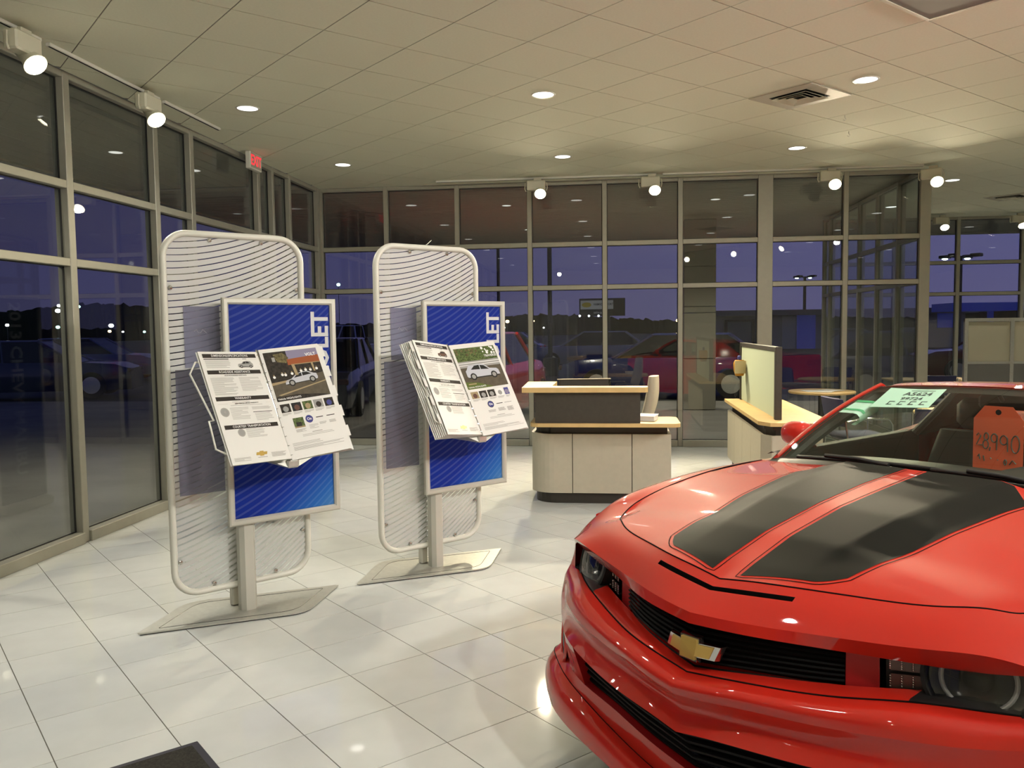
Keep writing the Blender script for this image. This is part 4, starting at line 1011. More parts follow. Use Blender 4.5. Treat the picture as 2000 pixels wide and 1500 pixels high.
for sg in (-1, 1):
    b = MB(); b.grid([[spt(t, s, sg) for t in list(np.linspace(0, .74, 16))+list(np.linspace(.78, 1, 8))] for s in np.linspace(0, 1, 46)], flip=sg < 0)
    b.build('bonnet_stripe', 'stripe', CAR, True)
    # fine pinstripe a finger outside the stripe
    loop = [spt(t, 0, sg) for t in np.linspace(0, 1, 20)]+[spt(1, s, sg) for s in np.linspace(.02, 1, 40)]
    loop = [spt(0, s, sg) for s in np.linspace(.99, .02, 40)]+loop
    cen = np.array([-.8, sg*.2]); o0, o1 = [], []
    for k in range(len(loop)):
        a, c = np.array(loop[max(0, k-1)][:2]), np.array(loop[min(len(loop)-1, k+1)][:2]); d = c-a; d /= np.linalg.norm(d)+1e-9; nn = np.array([d[1], -d[0]])
        p = np.array(loop[k][:2])
        if np.dot(nn, p-cen) < 0 and abs(np.dot(nn, p-cen)) > .01: nn = -nn
        if k < 40: nn = np.array([0, -sg])
        for dist, ol in ((.011, o0), (.0145, o1)):
            q = p+nn*dist; q[0] = min(q[0], xf_(q[1])-.004); ol.append((q[0], q[1], zh(q[0], q[1])+.0012))
    b = MB(); b.grid([o0, o1]); b.build('pinstripe', 'black', CAR)
# --- grille
gy = [i for i in range(FN) if RL['lipL'][i][1] < .412]
def gpt(i, s, dx=0.):
    a, c = RL['lipL'][i], RL['barT'][i]; p = a+(c-a)*s; return np.array([min(a[0], c[0])-.028+dx, p[1], p[2]])
b = MB(); b.grid(symrows([[gpt(i, s, -.05) for i in gy] for s in np.linspace(-.1, 1.1, 3)])); b.build('grille_backing', 'black', CAR)
for k in range(8):
    s = .06+.88*k/7; b = MB()
    pts = [tuple(gpt(i, s)) for i in gy if RL['lipL'][i][1] < .412-(.03 if k in (0, 7) else 0)]
    b.tube([(p[0], -p[1], p[2]) for p in pts[:0:-1]]+pts, .0042, 4); b.build('grille_bar', 'grille', CAR)
# body-coloured cheek between grille and lamp
for sg in (-1, 1):
    ci = [i for i in range(FN) if .398 < RL['lipL'][i][1] < .475]
    b = MB(); b.grid([[gpt(i, s, -.004)*np.array([1, sg, 1]) for i in ci] for s in np.linspace(-.06, 1.04, 4)], flip=sg > 0)
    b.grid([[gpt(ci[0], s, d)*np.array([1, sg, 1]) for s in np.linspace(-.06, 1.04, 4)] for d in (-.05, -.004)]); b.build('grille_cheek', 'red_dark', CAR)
# bow-tie badge
bc = np.array([-.008, .062, .725]); bc = np.array([-.020, .064, .7225])
k0 = min(range(FN), key=lambda i: abs(RL['lipL'][i][1]-.0))
def badge(sc, x0, x1, m, nm, poly=BOW):
    b = MB(); yc, zc = .0, .674
    W_, H_ = .098*sc, .098*.82*sc
    def q(a, c, d):
        y = yc+a*W_; return (x0b-abs(y)*.30+d, y, zc+c*H_)
    x0b = -.062
    A = [q(a, c, x0) for a, c in poly]; B2 = [q(a*(.93 if sc >= 1 else 1), c*(.90 if sc >= 1 else 1), x1) for a, c in poly]
    n = len(poly)
    b.add(A+B2, [(i, (i+1) % n, n+(i+1) % n, n+i) for i in range(n)])
    # face split at the centre so that it follows the vee of the nose
    tri = [(0, 1, 2, 11), (11, 2, 3, 10), (10, 3, 4, 9), (9, 4, 5, 8), (8, 5, 6, 7)]
    b.add(B2, [(0, 1, 2, 11), (2, 5, 8, 11), (2, 3, 4, 5), (8, 9, 10, 11), (5, 6, 7, 8)])
    return b.build(nm, m, CAR)
badge(1.10, 0, .016, 'chrome', 'badge_bezel'); badge(.84, .014, .0195, 'gold', 'badge_face')
# --- head lamps
def lampset(sg):
    li = [i for i in range(FN) if .465 < RL['lipL'][i][1] < .872]
    def lp(i, s, dx=0.):
        a, c = RL['lipL'][i], RL['barT'][i]; p = a+(c-a)*s; return np.array([min(a[0], c[0])-.020+dx, p[1]*sg, p[2]])
    h = MB(); h.grid([[lp(i, s, -.045) for i in li] for s in np.linspace(-.08, 1.06, 4)], flip=sg > 0); h = h.build('headlamp_housing', 'cblack', CAR)
    # side-marker block: two ribbed reflector panels
    for s0, s1 in ((.04, .40), (.50, .92)):
        ii = [i for i in li if .475 < RL['lipL'][i][1] < .575]
        b = MB(); b.grid([[lp(i, s, -.008) for i in ii] for s in np.linspace(s0, s1, 3)], flip=sg > 0); b.grid([[lp(i, s1, d) for i in ii] for d in (-.008, -.04)]); b.build('reflector_panel', M_refl, h)
        b = MB()
        for i in ii[::1]:
            for s in np.linspace(s0+.06, s1-.06, 5): p = lp(i, s, -.0065); b.ellip(p, (.003, .0035, .003), 3)
        o = b.build('reflector_beads', 'chrome', h, True); o['kind'] = 'stuff'
    jc = min(li, key=lambda i: abs(RL['lipL'][i][1]-.690)); c = lp(jc, .26, .010)
    ax = np.array([.86, .38*sg, .26]); ax = ax/np.linalg.norm(ax)
    def ringpt(r, a, d, c=c):
        u = np.array([-ax[1], ax[0], 0]); u = u/np.linalg.norm(u); w = np.cross(ax, u); return tuple(c+ax*d+u*r*1.12*math.cos(a)+w*r*math.sin(a))
    def ring(mb, prof, n=36): mb.grid([[ringpt(r, 2*PI*k/n, d) for k in range(n)] for r, d in prof], closeu=True, flip=False)
    b = MB(); ring(b, [(.118, -.03), (.118, .004), (.110, .008), (.103, .0), (.100, -.04)]); b.build('lamp_bezel', 'cblack', h, 40)
    b = MB(); ring(b, [(.070, -.008), (.075, -.002), (.081, -.008)]); b.build('halo_ring', M_halo, h, True)
    b = MB(); ring(b, [(.10, -.010), (.07, -.012), (.050, -.025), (.032, -.035)]); b.build('reflector_bowl', M_bowl, h, True)
    b = MB(); ring(b, [(.032, -.035), (.028, -.020), (.016, -.012), (.0, -.010)]); b.build('projector', 'lens', h, True)
    b = MB(); ring(b, [(.108, .004), (.07, .012), (.04, .016), (.0, .018)]); b.build('lamp_cover', 'lens', h, True)
M_refl = mat('reflector', (.11, .075, .07), .25, metal=.5); M_halo = mat('halo', (.42, .42, .42), .25, metal=.3); M_bowl = mat('bowl', (.06, .06, .058), .18, metal=.7)
M['refl'] = M_refl
lampset(-1); lampset(1)
# --- lower intake
iy = [i for i in range(FN) if RL['liT'][i][1] < .582]
def ip(i, s, dx=0.):
    a, c = RL['liT'][i], RL['liB'][i]; p = a+(c-a)*s; return np.array([p[0]-.035+dx, p[1], p[2]])
b = MB(); b.grid(symrows([[ip(i, s, -.06) for i in iy] for s in np.linspace(-.05, 1.05, 3)])); b.build('intake_backing', 'black', CAR)
for k in range(5):
    s = .10+.80*k/4; b = MB(); pts = [tuple(ip(i, s)) for i in iy]; b.tube([(p[0], -p[1], p[2]) for p in pts[:0:-1]]+pts, .0075, 5); b.build('intake_bar', 'grille', CAR)
for sg in (-1, 1):
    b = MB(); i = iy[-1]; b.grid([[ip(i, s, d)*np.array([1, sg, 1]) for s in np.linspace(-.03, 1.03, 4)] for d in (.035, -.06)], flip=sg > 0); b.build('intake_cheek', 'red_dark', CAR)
# --- fog lamps in round pockets
for sg in (-1, 1):
    c = np.array([-.298, .806*sg, .402]); ax = np.array([.80, .60*sg, .05]); ax /= np.linalg.norm(ax); u = np.array([-ax[1], ax[0], 0]); u /= np.linalg.norm(u); w = np.cross(ax, u)
    def rp(r, a, d): return tuple(c+ax*d+u*r*math.cos(a)*.98+w*r*math.sin(a)*1.1)
    b = MB(); b.grid([[rp(r, 2*PI*k/28, d) for k in range(28)] for r, d in ((.080, .012), (.074, .022), (.066, .020), (.062, .008))], closeu=True); f = b.build('fog_lamp_rim', 'red_paint', CAR, True)
    b = MB(); b.grid([[rp(r, 2*PI*k/28, d) for k in range(28)] for r, d in ((.064, .016), (.055, .012), (.0, .010))], closeu=True); b.build('fog_lamp_pocket', 'cblack', f, True)
    b = MB(); b.grid([[rp(r, 2*PI*k/20, d) for k in range(20)] for r, d in ((.034, .012), (.03, .018), (.0, .021))], closeu=True); b.build('fog_lamp_glass', M_bowl, f, True)
# --- flanks with wheel arches
WX = (-.985, -3.837); WR = .365; AR = .405
PROF = [(.20, .925), (.30, .948), (.45, .955), (.60, .953), (.66, .948), (.75, .938), (.80, .927), (.86, .905)]
def topz(x): return float(np.interp(-x, [.55, .876, 1.149, 1.6, 2.6, 3.3, 3.9, 4.4, 4.75], [.848, .922, .947, .958, .975, 1.02, 1.035, 1.03, 1.01]))
def topy(x): return float(np.interp(-x, [.55, .9, 1.6, 3.0, 3.8, 4.4, 4.75], [.899, .905, .878, .875, .90, .86, .76]))
def widen(x): return float(np.interp(-x, [.5, 1.0, 2.2, 3.0, 3.8, 4.4, 4.8], [0, 0, -.012, 0, .008, -.05, -.13]))
def flank(sg):
    b = MB(); xs = sorted(set(list(np.linspace(-.54, -4.78, 86))+[w+AR*math.cos(a) for w in WX for a in np.linspace(0, PI, 17)]), reverse=True); rows = []
    for x in xs:
        zb = .19
        for w in WX:
            if abs(x-w) < AR: zb = max(zb, WR-.005+math.sqrt(max(0, AR*AR-(x-w)**2)))
        zt, yt = topz(x), topy(x); row = []
        for k in range(15):
            s = k/14; z = zb+(zt-zb)*s
            yp = float(np.interp(z, [p[0] for p in PROF], [p[1] for p in PROF]))+widen(x)
            bl = max(0, (z-(zt-.14))/.14)**1.5
            row.append((x, sg*(yp*(1-bl)+yt*bl), z))
        rows.append(row)
    b.grid(rows, flip=sg < 0)
    for w in WX:     # arch returns
        rr = [[(w+AR*math.cos(a), sg*y, WR-.005+AR*math.sin(a)) for a in np.linspace(0, PI, 17)] for y in (.953, .66)]
        b.grid(rr, 1, flip=sg > 0)
        b.add([(w+AR*math.cos(a), sg*.66, WR-.005+AR*math.sin(a)) for a in np.linspace(0, PI, 17)]+[(w-AR, sg*.66, .15), (w+AR, sg*.66, .15)], [tuple(range(19))], 1)
    return b.build('body_side', ['red_paint', 'cblack'], CAR, 50)
for sg in (-1, 1): flank(sg)
b = MB(); b.box((-2.6, 0, .215), (4.1, 1.80, .05)); b.build('underbody', 'cblack', CAR)
# rear end: shoulder deck, tail panel, lamps
b = MB()
rows = []
for x in np.linspace(-1.58, -3.1, 18):      # door-top shoulders each side
    rows.append([(x, topy(x), topz(x)), (x, .84, topz(x)+.012), (x, .79, topz(x)+.012)])
b.grid(rows); b.grid([[(p[0], -p[1], p[2]) for p in r] for r in rows], flip=True)
rows = []
for x in np.linspace(-3.1, -4.78, 20):
    zt = topz(x); rows.append([(x, s*topy(x), zt+.018*(1-s*s)) for s in np.linspace(1, -1, 21)])
b.grid(rows)
tail = [[(-4.78-dx, s*.76*k, z) for s in np.linspace(1, -1, 13)] for z, dx, k in ((1.01, 0, 1.), (.95, .035, 1.05), (.80, .01, 1.09), (.62, .05, 1.1), (.45, .03, 1.09), (.25, -.04, 1.06))]
b.grid(tail); b.build('rear_body', 'red_paint', CAR, 50)
for sg in (-1, 1):
    for k in (0, 1):
        b = MB(); b.box((-4.80, sg*(.42+.24*k), .86), (.05, .20, .11), bev=.02); b.build('tail_lamp', mat('tail_red', (.35, .005, .005), .15) if 'tail_red' not in bpy.data.materials else bpy.data.materials['tail_red'], CAR)
# wheels
for x in WX:
    for sg in (-1, 1):
        w = MB(); y = sg*.83; w.lathe([(.255, -.115), (.335, -.12), (.362, -.09), (WR, -.05), (WR, .05), (.362, .09), (.335, .12), (.255, .115)], 48, (x, y, WR), 'y'); wo = w.build('tire', 'rubber', CAR, 40)
        w = MB(); w.lathe([(.258, .115), (.262, .10), (.24, .07), (.24, -.10), (.258, -.115)], 48, (x, y, WR), 'y'); w.build('rim', 'steel', wo, 40)
        w = MB()
        for k in range(5):
            a = 2*PI*k/5
            for da in (-.12, .12): 
                d = a+da; w.tube([(x+.04*math.cos(a), y+sg*.085, WR+.04*math.sin(a)), (x+.25*math.cos(d), y+sg*.095, WR+.25*math.sin(d))], [.026, .018], 6)
        w.lathe([(0, .095*sg), (.05, .09*sg), (.06, .06*sg)], 20, (x, y, WR), 'y'); w.build('spokes', 'steel', wo, 40)
        w = MB(); w.lathe([(0, .0), (.17, .0), (.17, .03*sg), (0, .03*sg)], 32, (x, y, WR), 'y'); w.build('brake_disc', 'steel', wo, 40)
# --- cowl, wipers, windscreen, roof
def wsb(s): return np.array([-1.50-.115*s*s, .795*s, 1.030-.046*s*s])      # lower edge, s -1..1
def wst(s): return np.array([-2.075-.012*s*s, .540*s, 1.338-.020*s*s])     # upper edge
def ws(s, t): 
    a, c = wsb(s), wst(s); p = a+(c-a)*t; p = p+np.array([.05, 0, .08])*.30*(4*t*(1-t)); return p
SS = np.linspace(-1, 1, 33)
b = MB(); b.grid([[(xr_(p)-.006, p, zh(xr_(p), p)-.022) for p in SS*.80], [tuple(wsb(s)+np.array([.035, 0, -.012])) for s in SS], [tuple(wsb(s)+np.array([-.01, 0, .004])) for s in SS]]); b.build('cowl_panel', 'cblack', CAR, True)
for y0, y1, dz in ((-.62, .06, .018), (.02, .60, .018)):
    b = MB(); pts = [wsb(s/.795)+np.array([.022-.030*((s-y0)/(y1-y0)), 0, .012]) for s in np.linspace(y0, y1, 14)]
    b.tube([tuple(p) for p in pts], [.009]*12+[.008, .004], 6); b.tube([tuple(pts[3]+np.array([.005, 0, .014])), tuple(pts[6]+np.array([.012, 0, .012])), tuple(pts[9]+np.array([.03, 0, .0]))], .009, 6); b.build('wiper', 'cblack', CAR, True)
b = MB(); b.grid([[tuple(ws(s, t)) for s in SS*.965] for t in np.linspace(.01, .985, 15)]); b.build('windshield', 'carglass', CAR, True)
b = MB(); b.grid([[tuple(ws(s, t)-np.array([.004, 0, .008])) for s in SS*.97] for t in (.90, .95, 1.)])
for e in (-1, 1): b.grid([[tuple(ws(e*k, t)-np.array([.002, 0, .004])) for t in np.linspace(0, 1, 12)] for k in (.935, .975)])
b.build('windshield_border', 'cblack', CAR, True)
for sg in (-1, 1):     # A pillars
    rows = []
    for t in np.linspace(-.03, 1.02, 18):
        p = ws(sg*.955, t); q = ws(sg*1., t)
        rows.append([tuple(p+np.array([.0, 0, .002])), tuple(p*.5+q*.5+np.array([-.004, sg*.004, .008])), tuple(q+np.array([-.018, sg*.012, .0])), tuple(q+np.array([-.05, sg*.010, -.012])), tuple(p+np.array([-.05, -sg*.01, -.03]))])
    b = MB(); b.grid(rows, closeu=True, flip=sg > 0); b.build('windshield_pillar', 'red_paint', CAR, 50)
# roof shell
def roofz(x): return float(np.interp(-x, [2.06, 2.2, 2.45, 2.8, 3.2, 3.45], [1.338, 1.343, 1.337, 1.318, 1.288, 1.262]))
rows = []
for x in list(np.linspace(-2.068, -2.2, 5))+list(np.linspace(-2.28, -3.45, 16)):
    hw = float(np.interp(-x, [2.06, 2.2, 2.6, 3.45], [.545, .575, .59, .56])); row = []
    for s in np.linspace(-1, 1, 33):
        row.append((x-.015*s*s, hw*s, roofz(x)-.024*s*s-.030*max(0, (abs(s)-.82)/.18)**2))
    rows.append(row)
b = MB(); b.grid(rows); b.grid([[(p[0], p[1]*.97, p[2]-.022) for p in r] for r in rows], 1, flip=True); b.grid([rows[0], [(p[0]-.012, p[1]*.985, p[2]-.018) for p in rows[0]]], flip=True)
b.build('roof', ['red_paint', 'cabin'], CAR, 60)
# side glass frames, C pillars, rear glass
for sg in (-1, 1):
    b = MB(); b.grid([[(x, sg*(.79-(z-.985)*.66*1.0 if z > .985 else .79), z) for z in np.linspace(.98, min(1.29, .98+max(.0, (-x-1.66))*.62), 8)] for x in np.linspace(-1.70, -2.95, 20)], flip=sg > 0); b.build('door_glass', 'carglass', CAR, True)
    b = MB(); b.hull([(-2.95, sg*.79, .99), (-3.05, sg*.585, 1.262), (-3.45, sg*.55, 1.235), (-3.95, sg*.74, 1.03)], [(-2.95, sg*.75, .99), (-3.05, sg*.545, 1.262), (-3.45, sg*.51, 1.235), (-3.95, sg*.70, 1.03)]); b.build('rear_pillar', 'red_paint', CAR)
    # door mirror
    b = MB(); rows = []
    for k in range(13):
        th = PI*k/12; rr = []
        for j in range(20):
            a = 2*PI*j/20; ca, sa = math.cos(a), math.sin(a)
            rr.append((-1.93+.075*-math.cos(th)*-1, sg*(.872+.080*math.sin(th)**.7*math.copysign(abs(ca)**.75, ca)+.0), 1.066+.062*math.sin(th)**.7*math.copysign(abs(sa)**.8, sa)-.02*(ca*sg*0)))
        rows.append(rr)
    b.grid(rows, closeu=True, flip=True); mo = b.build('door_mirror', 'red_paint', CAR, True)
    b = MB(); b.tube([(-1.93, sg*.86, 1.04), (-1.92, sg*.80, .985)], [.035, .045], 10); b.build('mirror_arm', 'red_paint', mo, True)
    b = MB(); b.box((-2.004, sg*.872, 1.066), (.004, .14, .09), bev=.001); b.build('mirror_glass', 'chrome', mo)
b = MB(); b.grid([[(-3.40-.55*t, s*(.52+.12*t), 1.255-.205*t+.03*(1-s*s)) for s in np.linspace(-1, 1, 13)] for t in np.linspace(0, 1, 8)]); b.build('rear_glass', 'carglass', CAR, True)
# interior
b = MB(); rows = []
for x, z, k in ((-1.53, 1.008, .76), (-1.75, 1.005, .75), (-1.95, .995, .74), (-2.03, .965, .73), (-2.05, .80, .73), (-2.0, .62, .72)):
    rows.append([(x-.03*s*s, s*k, z-.035*abs(s)**3+(.030 if z > .9 and .22 < s < .78 else 0)) for s in np.linspace(-1, 1, 41)])
b.grid(rows); b.build('dashboard', 'cabin', CAR, 60)
b = MB(); b.lathe([(.155, 0), (.170, .012), (.185, 0), (.170, -.012), (.155, 0)], 32, (0, 0, 0), 'x'); cs, sn = math.cos(R(-22)), math.sin(R(-22))
b.box((0, 0, 0), (.03, .12, .10), bev=.02); b.box((0, .09, 0), (.02, .14, .035)); b.box((0, -.09, 0), (.02, .14, .035)); b.box((0, 0, -.09), (.02, .035, .14))
b.xf(lambda x, y, z: (-2.20+x*cs-z*sn, .38+y, .90+x*sn+z*cs)); b.build('steering_wheel', 'cabin', CAR, 50)
for sg in (-1, 1):
    st = MB(); rows = []
    for i in range(15):
        s = i/14; z = .42+.62*s; x = -2.62-.23*s; w = .25*(1-.20*s**3); th = .075-.025*s
        rows.append([(x+th*math.copysign(abs(math.sin(2*PI*k/18))**.7, math.sin(2*PI*k/18)), sg*.38+w*math.copysign(abs(math.cos(2*PI*k/18))**.5, math.cos(2*PI*k/18)), z) for k in range(18)])
    st.grid(rows, closeu=True, flip=True); st.add(rows[-1], [tuple(range(18))]); so = st.build('front_seat', 'seat', CAR, 50)
    hb = MB(); hb.box((-2.88, sg*.38, 1.13), (.09, .26, .17), bev=.04); hb.build('headrest', 'seat', so, 50)
    hb = MB(); hb.box((-2.42, sg*.38, .40), (.52, .50, .14), bev=.05); hb.build('seat_cushion', 'seat', so, 50)
    dp = MB(); dp.grid([[(x, sg*.775, z) for z in (.30, .60, .88, .965, .985)] for x in np.linspace(-1.75, -3.0, 6)]); dp.grid([[(x, sg*y, z) for y, z in ((.775, .985), (.782, 1.004), (.81, 1.010), (.835, .996))] for x in np.linspace(-1.62, -3.2, 8)]); dp.build('door_trim', 'cabin', CAR)
    dp = MB(); dp.hull([(-2.92, sg*.745, .98), (-3.02, sg*.54, 1.262), (-3.47, sg*.505, 1.235), (-3.97, sg*.695, 1.02)], [(-2.92, sg*.74, .98), (-3.02, sg*.535, 1.262), (-3.47, sg*.50, 1.235), (-3.97, sg*.69, 1.02)]); dp.build('pillar_trim', 'cabin', CAR)
    dp = MB(); dp.tube([tuple(ws(sg*.93, t_)-np.array([.03, 0, .03])) for t_ in np.linspace(0, 1, 8)], .028, 8); dp.tube([(-2.12, sg*.50, 1.285), (-2.6, sg*.52, 1.282), (-3.1, sg*.52, 1.25)], .028, 8); dp.tube([(-2.93, sg*.765, .99), (-3.03, sg*.565, 1.255)], .022, 8); dp.build('headliner_trim', 'cabin', CAR)
b = MB(); b.box((-3.20, 0, .68), (.20, 1.30, .50), bev=.08, rz=0); b.build('rear_seat', 'seat', CAR, 50)
b = MB(); b.box((-2.5, 0, .30), (2.0, 1.5, .04)); b.box((-3.5, 0, .93), (.5, 1.3, .03)); b.build('cabin_floor', 'cabin', CAR)
b = MB(); b.box((-2.19, 0, 1.262), (.03, .22, .065), bev=.015); b.tube([(-2.17, 0, 1.27), (-2.10, 0, 1.322)], .01, 8); b.build('interior_mirror', 'cblack', CAR)
# --- papers in the windscreen (things that the car only carries)
def car2w(p):
    c, s = math.cos(R(-135)), math.sin(R(-135)); return (.17+p[0]*c-p[1]*s, 2.42+p[0]*s+p[1]*c, p[2])
def wsquad(y0, y1, t0, t1, off, n=8):
    return [[ws(y0+(y1-y0)*i/n, t0+(t1-t0)*j/n)-np.array([.46, 0, .88])*off for i in range(n+1)] for j in range(n+1)]
M['greenpaper'] = mat('green_paper', (.42, .66, .50), .5); M['greenstrip'] = mat('green_strip', (.07, .34, .14), .5); M['tagink'] = mat('tag_ink', (.05, .07, .06), .5)
t = empty('stock_sheet', (.17, 2.42, 0), R(-135), 'pale green stock sheet numbered A5624 behind the red car windshield', 'paper sheet')
A_ = [np.array(p) for p in ((-1.990, -.415, 1.318), (-2.000, -.165, 1.323), (-1.842, -.170, 1.250), (-1.828, -.432, 1.238))]
def shq(u, v, e=0.): 
    p = (A_[0]*(1-u)+A_[1]*u)*(1-v)+(A_[3]*(1-u)+A_[2]*u)*v; return tuple(p+np.array([.42, 0, .90])*(e-.004*math.sin(PI*u)*(1-v)))
b = MB(); b.grid([[shq(i/8, j/8, 0) for i in range(9)] for j in range(9)]); b.grid([[shq(i/8, j/8, -.0008) for i in range(9)] for j in range(9)], flip=True); b.build('sheet', 'greenpaper', t, True)
b = MB(); w_, h_ = .25, .175
for s_, v_, hh, u_ in (('A5624', .29, .044, .60), ('99724', .545, .036, .57)): put_text(b, s_, lambda x, y: shq(u_+x/w_, v_-y/h_, .0012), hh, 0, 'CENTER', .025, 1.05)
for k in range(4):
    u0 = .24+.185*k
    for (a, c, d, e) in ((u0, .68, u0+.10, .715), (u0-.01, .83, u0+.09, .87), (u0+.0, .68, u0+.022, .87)): b.add([shq(a, c, .0012), shq(d, c, .0012), shq(d, e, .0012), shq(a, e, .0012)], [(0, 1, 2, 3)])
b.add([shq(.42, .10, .0012), shq(.85, .10, .0012), shq(.85, .125, .0012), shq(.42, .125, .0012)], [(0, 1, 2, 3)])
b.build('print', 'tagink', t)
t = empty('curled_label', (.17, 2.42, 0), R(-135), 'curled green price label behind the left side of the windshield', 'label')
b = MB(); e0, e1 = np.array([-1.795, -.515, 1.200]), np.array([-1.90, -.478, 1.252]); w_ = np.array([-.03, -1, 0])*.07
rows = []
for j in range(7):
    p = e0+(e1-e0)*j/6; row = []
    for i in range(14):
        s = i/13
        if s < .55: q = p+np.array([0, -.050+.075*s/.55, .006])
        else:
            a = (s-.55)/.45*PI*1.15; q = p+np.array([-.004, .025+.028*math.sin(a), .006-.028*(1-math.cos(a))])
        row.append(tuple(q))
    rows.append(row)
b.grid(rows); b.build('sheet', 'greenpaper', t, True)
b = MB(); b.grid([[tuple(np.array(rows[j][i])*(1-f)+np.array(rows[j+1][i])*f+np.array([.001, 0, .0015])) for i in range(10)] for j, f in ((1, .2), (1, .95))]); b.grid([[tuple(np.array(rows[j][i])+np.array([.001, 0, .0015])) for i in range(10)] for j in (5, 6)]); b.build('green_band', 'greenstrip', t, True)
t = empty('price_tag', (.17, 2.42, 0), R(-135), 'orange hang tag with a handwritten price inside the windshield at the right edge', 'tag')
M['tagpaper'] = mat('tag_orange', (.80, .12, .05), .55)
TG = lambda u, v, e=0.: (-1.985+e, -.040+.20*u, 1.262-.285*v)
ol = [(.0, .20), (.22, .0), (.78, .0), (1., .20), (1., 1.), (.0, 1.)]
b = MB(); b.hull([TG(u, v, .0008) for u, v in ol], [TG(u, v, -.0008) for u, v in ol]); b.build('tag_board', 'tagpaper', t)
b = MB(); b.add([TG(.5+.06*math.cos(a), .09+.042*math.sin(a), .0014) for a in np.linspace(0, 2*PI, 15)[:-1]], [tuple(range(14))]); b.build('eyelet', 'cblack', t)
b = MB()
def stroke(pts, r=.0026): b.tube([TG(u, v, .0022) for u, v in pts], r, 4)
stroke([(.07, .46), (.11, .42), (.16, .46), (.07, .60), (.19, .60)])
el = lambda cu, cv, ru, rv, a0=0, a1=360: [(cu+ru*math.sin(R(a)), cv-rv*math.cos(R(a))) for a in np.linspace(a0, a1, 14)]
stroke(el(.27, .465, .045, .055)); stroke(el(.26, .585, .055, .065)); stroke([(.355, .62), (.34, .68)])
stroke(el(.43, .48, .06, .065)); stroke([(.49, .44), (.48, .66)]); stroke(el(.62, .50, .07, .07)); stroke([(.69, .46), (.70, .67)]); stroke(el(.85, .55, .08, .13))
stroke([(.10, .78), (.13, .74), (.15, .82)]); stroke([(.22, .76), (.24, .84)]); stroke([(.36, .78), (.38, .80)]); stroke([(.50, .80), (.52, .81)]); stroke(el(.66, .83, .025, .04)); stroke([(.74, .86), (.80, .79), (.87, .84)])
b.build('handwriting', 'tagink', t)
# ================================================================== OUTSIDE
def struct(o): o['kind'] = 'structure'; return o
b = MB(); b.box((2, 15.0, -.06), (40, 7.0, .1)); b.box((-8.1, 2, -.06), (7.9, 19, .1)); struct(b.build('pavement', 'concrete'))
b = MB(); b.box((0, 60, -.09), (300, 300, .1)); struct(b.build('ground_lot', 'asphalt'))
b = MB(); b.box((0, 330, -.16), (1400, 420, .1)); struct(b.build('ground_field', 'grass'))
# soffit of the overhanging roof, boarded in narrow planks
so = empty('soffit', (0, 0, 0), kind='structure')
sb = MB(); sb.box((3., 15.95, CH+.12), (20.2, 8.9, .04)); sb.box((-5.62, 2.35, CH+.12), (2.86, 18.1, .04)); sb.build('soffit_deck', 'dark', so)
pk = None
for k in range(40):
    y = 11.62+.22*k
    if pk is None: mb = MB(); mb.box((0, 0, 0), (20.2, .205, .02), bev=.004); pk = o = mb.build('soffit_plank', 'soffit', so)
    else: o = pk.copy(); C.objects.link(o)
    o.location = (3.0, y, CH+.085)
pk = None
for k in range(13):
    x = -4.33-.22*k
    if pk is None: mb = MB(); mb.box((0, 0, 0), (.205, 18.1, .02), bev=.004); pk = o = mb.build('soffit_plank', 'soffit', so)
    else: o = pk.copy(); C.objects.link(o)
    o.location = (x, 2.35, CH+.085)
b = MB(); b.box((3., 20.45, CH+.20), (20.3, .10, .30)); b.box((-7.1, 11, CH+.20), (.10, 19, .30)); b.build('fascia_board', 'soffit', so)
for i, (x, y) in enumerate(((-5.6, 5.0), (-5.6, 9.0), (-1.8, 14.0), (1.6, 14.0), (-1.8, 17.5), (1.6, 17.5), (5.0, 19.0))):
    t = empty('soffit_light', (x, y, CH+.075), 0, 'recessed light in the outdoor soffit, '+('left side, nearer', 'left side, farther', 'back left, near the glass', 'back middle, near the glass', 'back left, far out', 'back middle, far out', 'beyond the return wall')[i], 'ceiling light', 'soffit lights outside')
    b = MB(); b.lathe([(.075, -.002), (.09, -.004), (.092, 0)], 20); b.build('trim_ring', 'white', t, True)
    s_ = light('soffit_spot', 'SPOT', (x, y, CH+.05), 380, (1., .90, .70), spot_size=R(130), spot_blend=.6, shadow_soft_size=.07)
    b = MB(); b.lathe([(0, -.002), (.075, -.001)], 20); b.build('lamp_lens', SOFL if 'SOFL' in globals() else None or globals().setdefault('SOFL', emat('soffit_glow', (1, .95, .85), 1.6)), t, True)
t = empty('porch_column', (1.60, 16.75, 0), 0, 'pale clad column standing outside the back glass', 'column')
cm = mat('column_cladding', (.30, .28, .23), .55)
for z0, z1 in ((0, .98), (.99, 1.86), (1.87, 1.98), (1.99, 2.75), (2.76, CH+.07)):
    b = MB(); b.box((0, 0, (z0+z1)/2), (.60, .60, z1-z0), bev=.008); b.build('cladding_panel', cm, t)
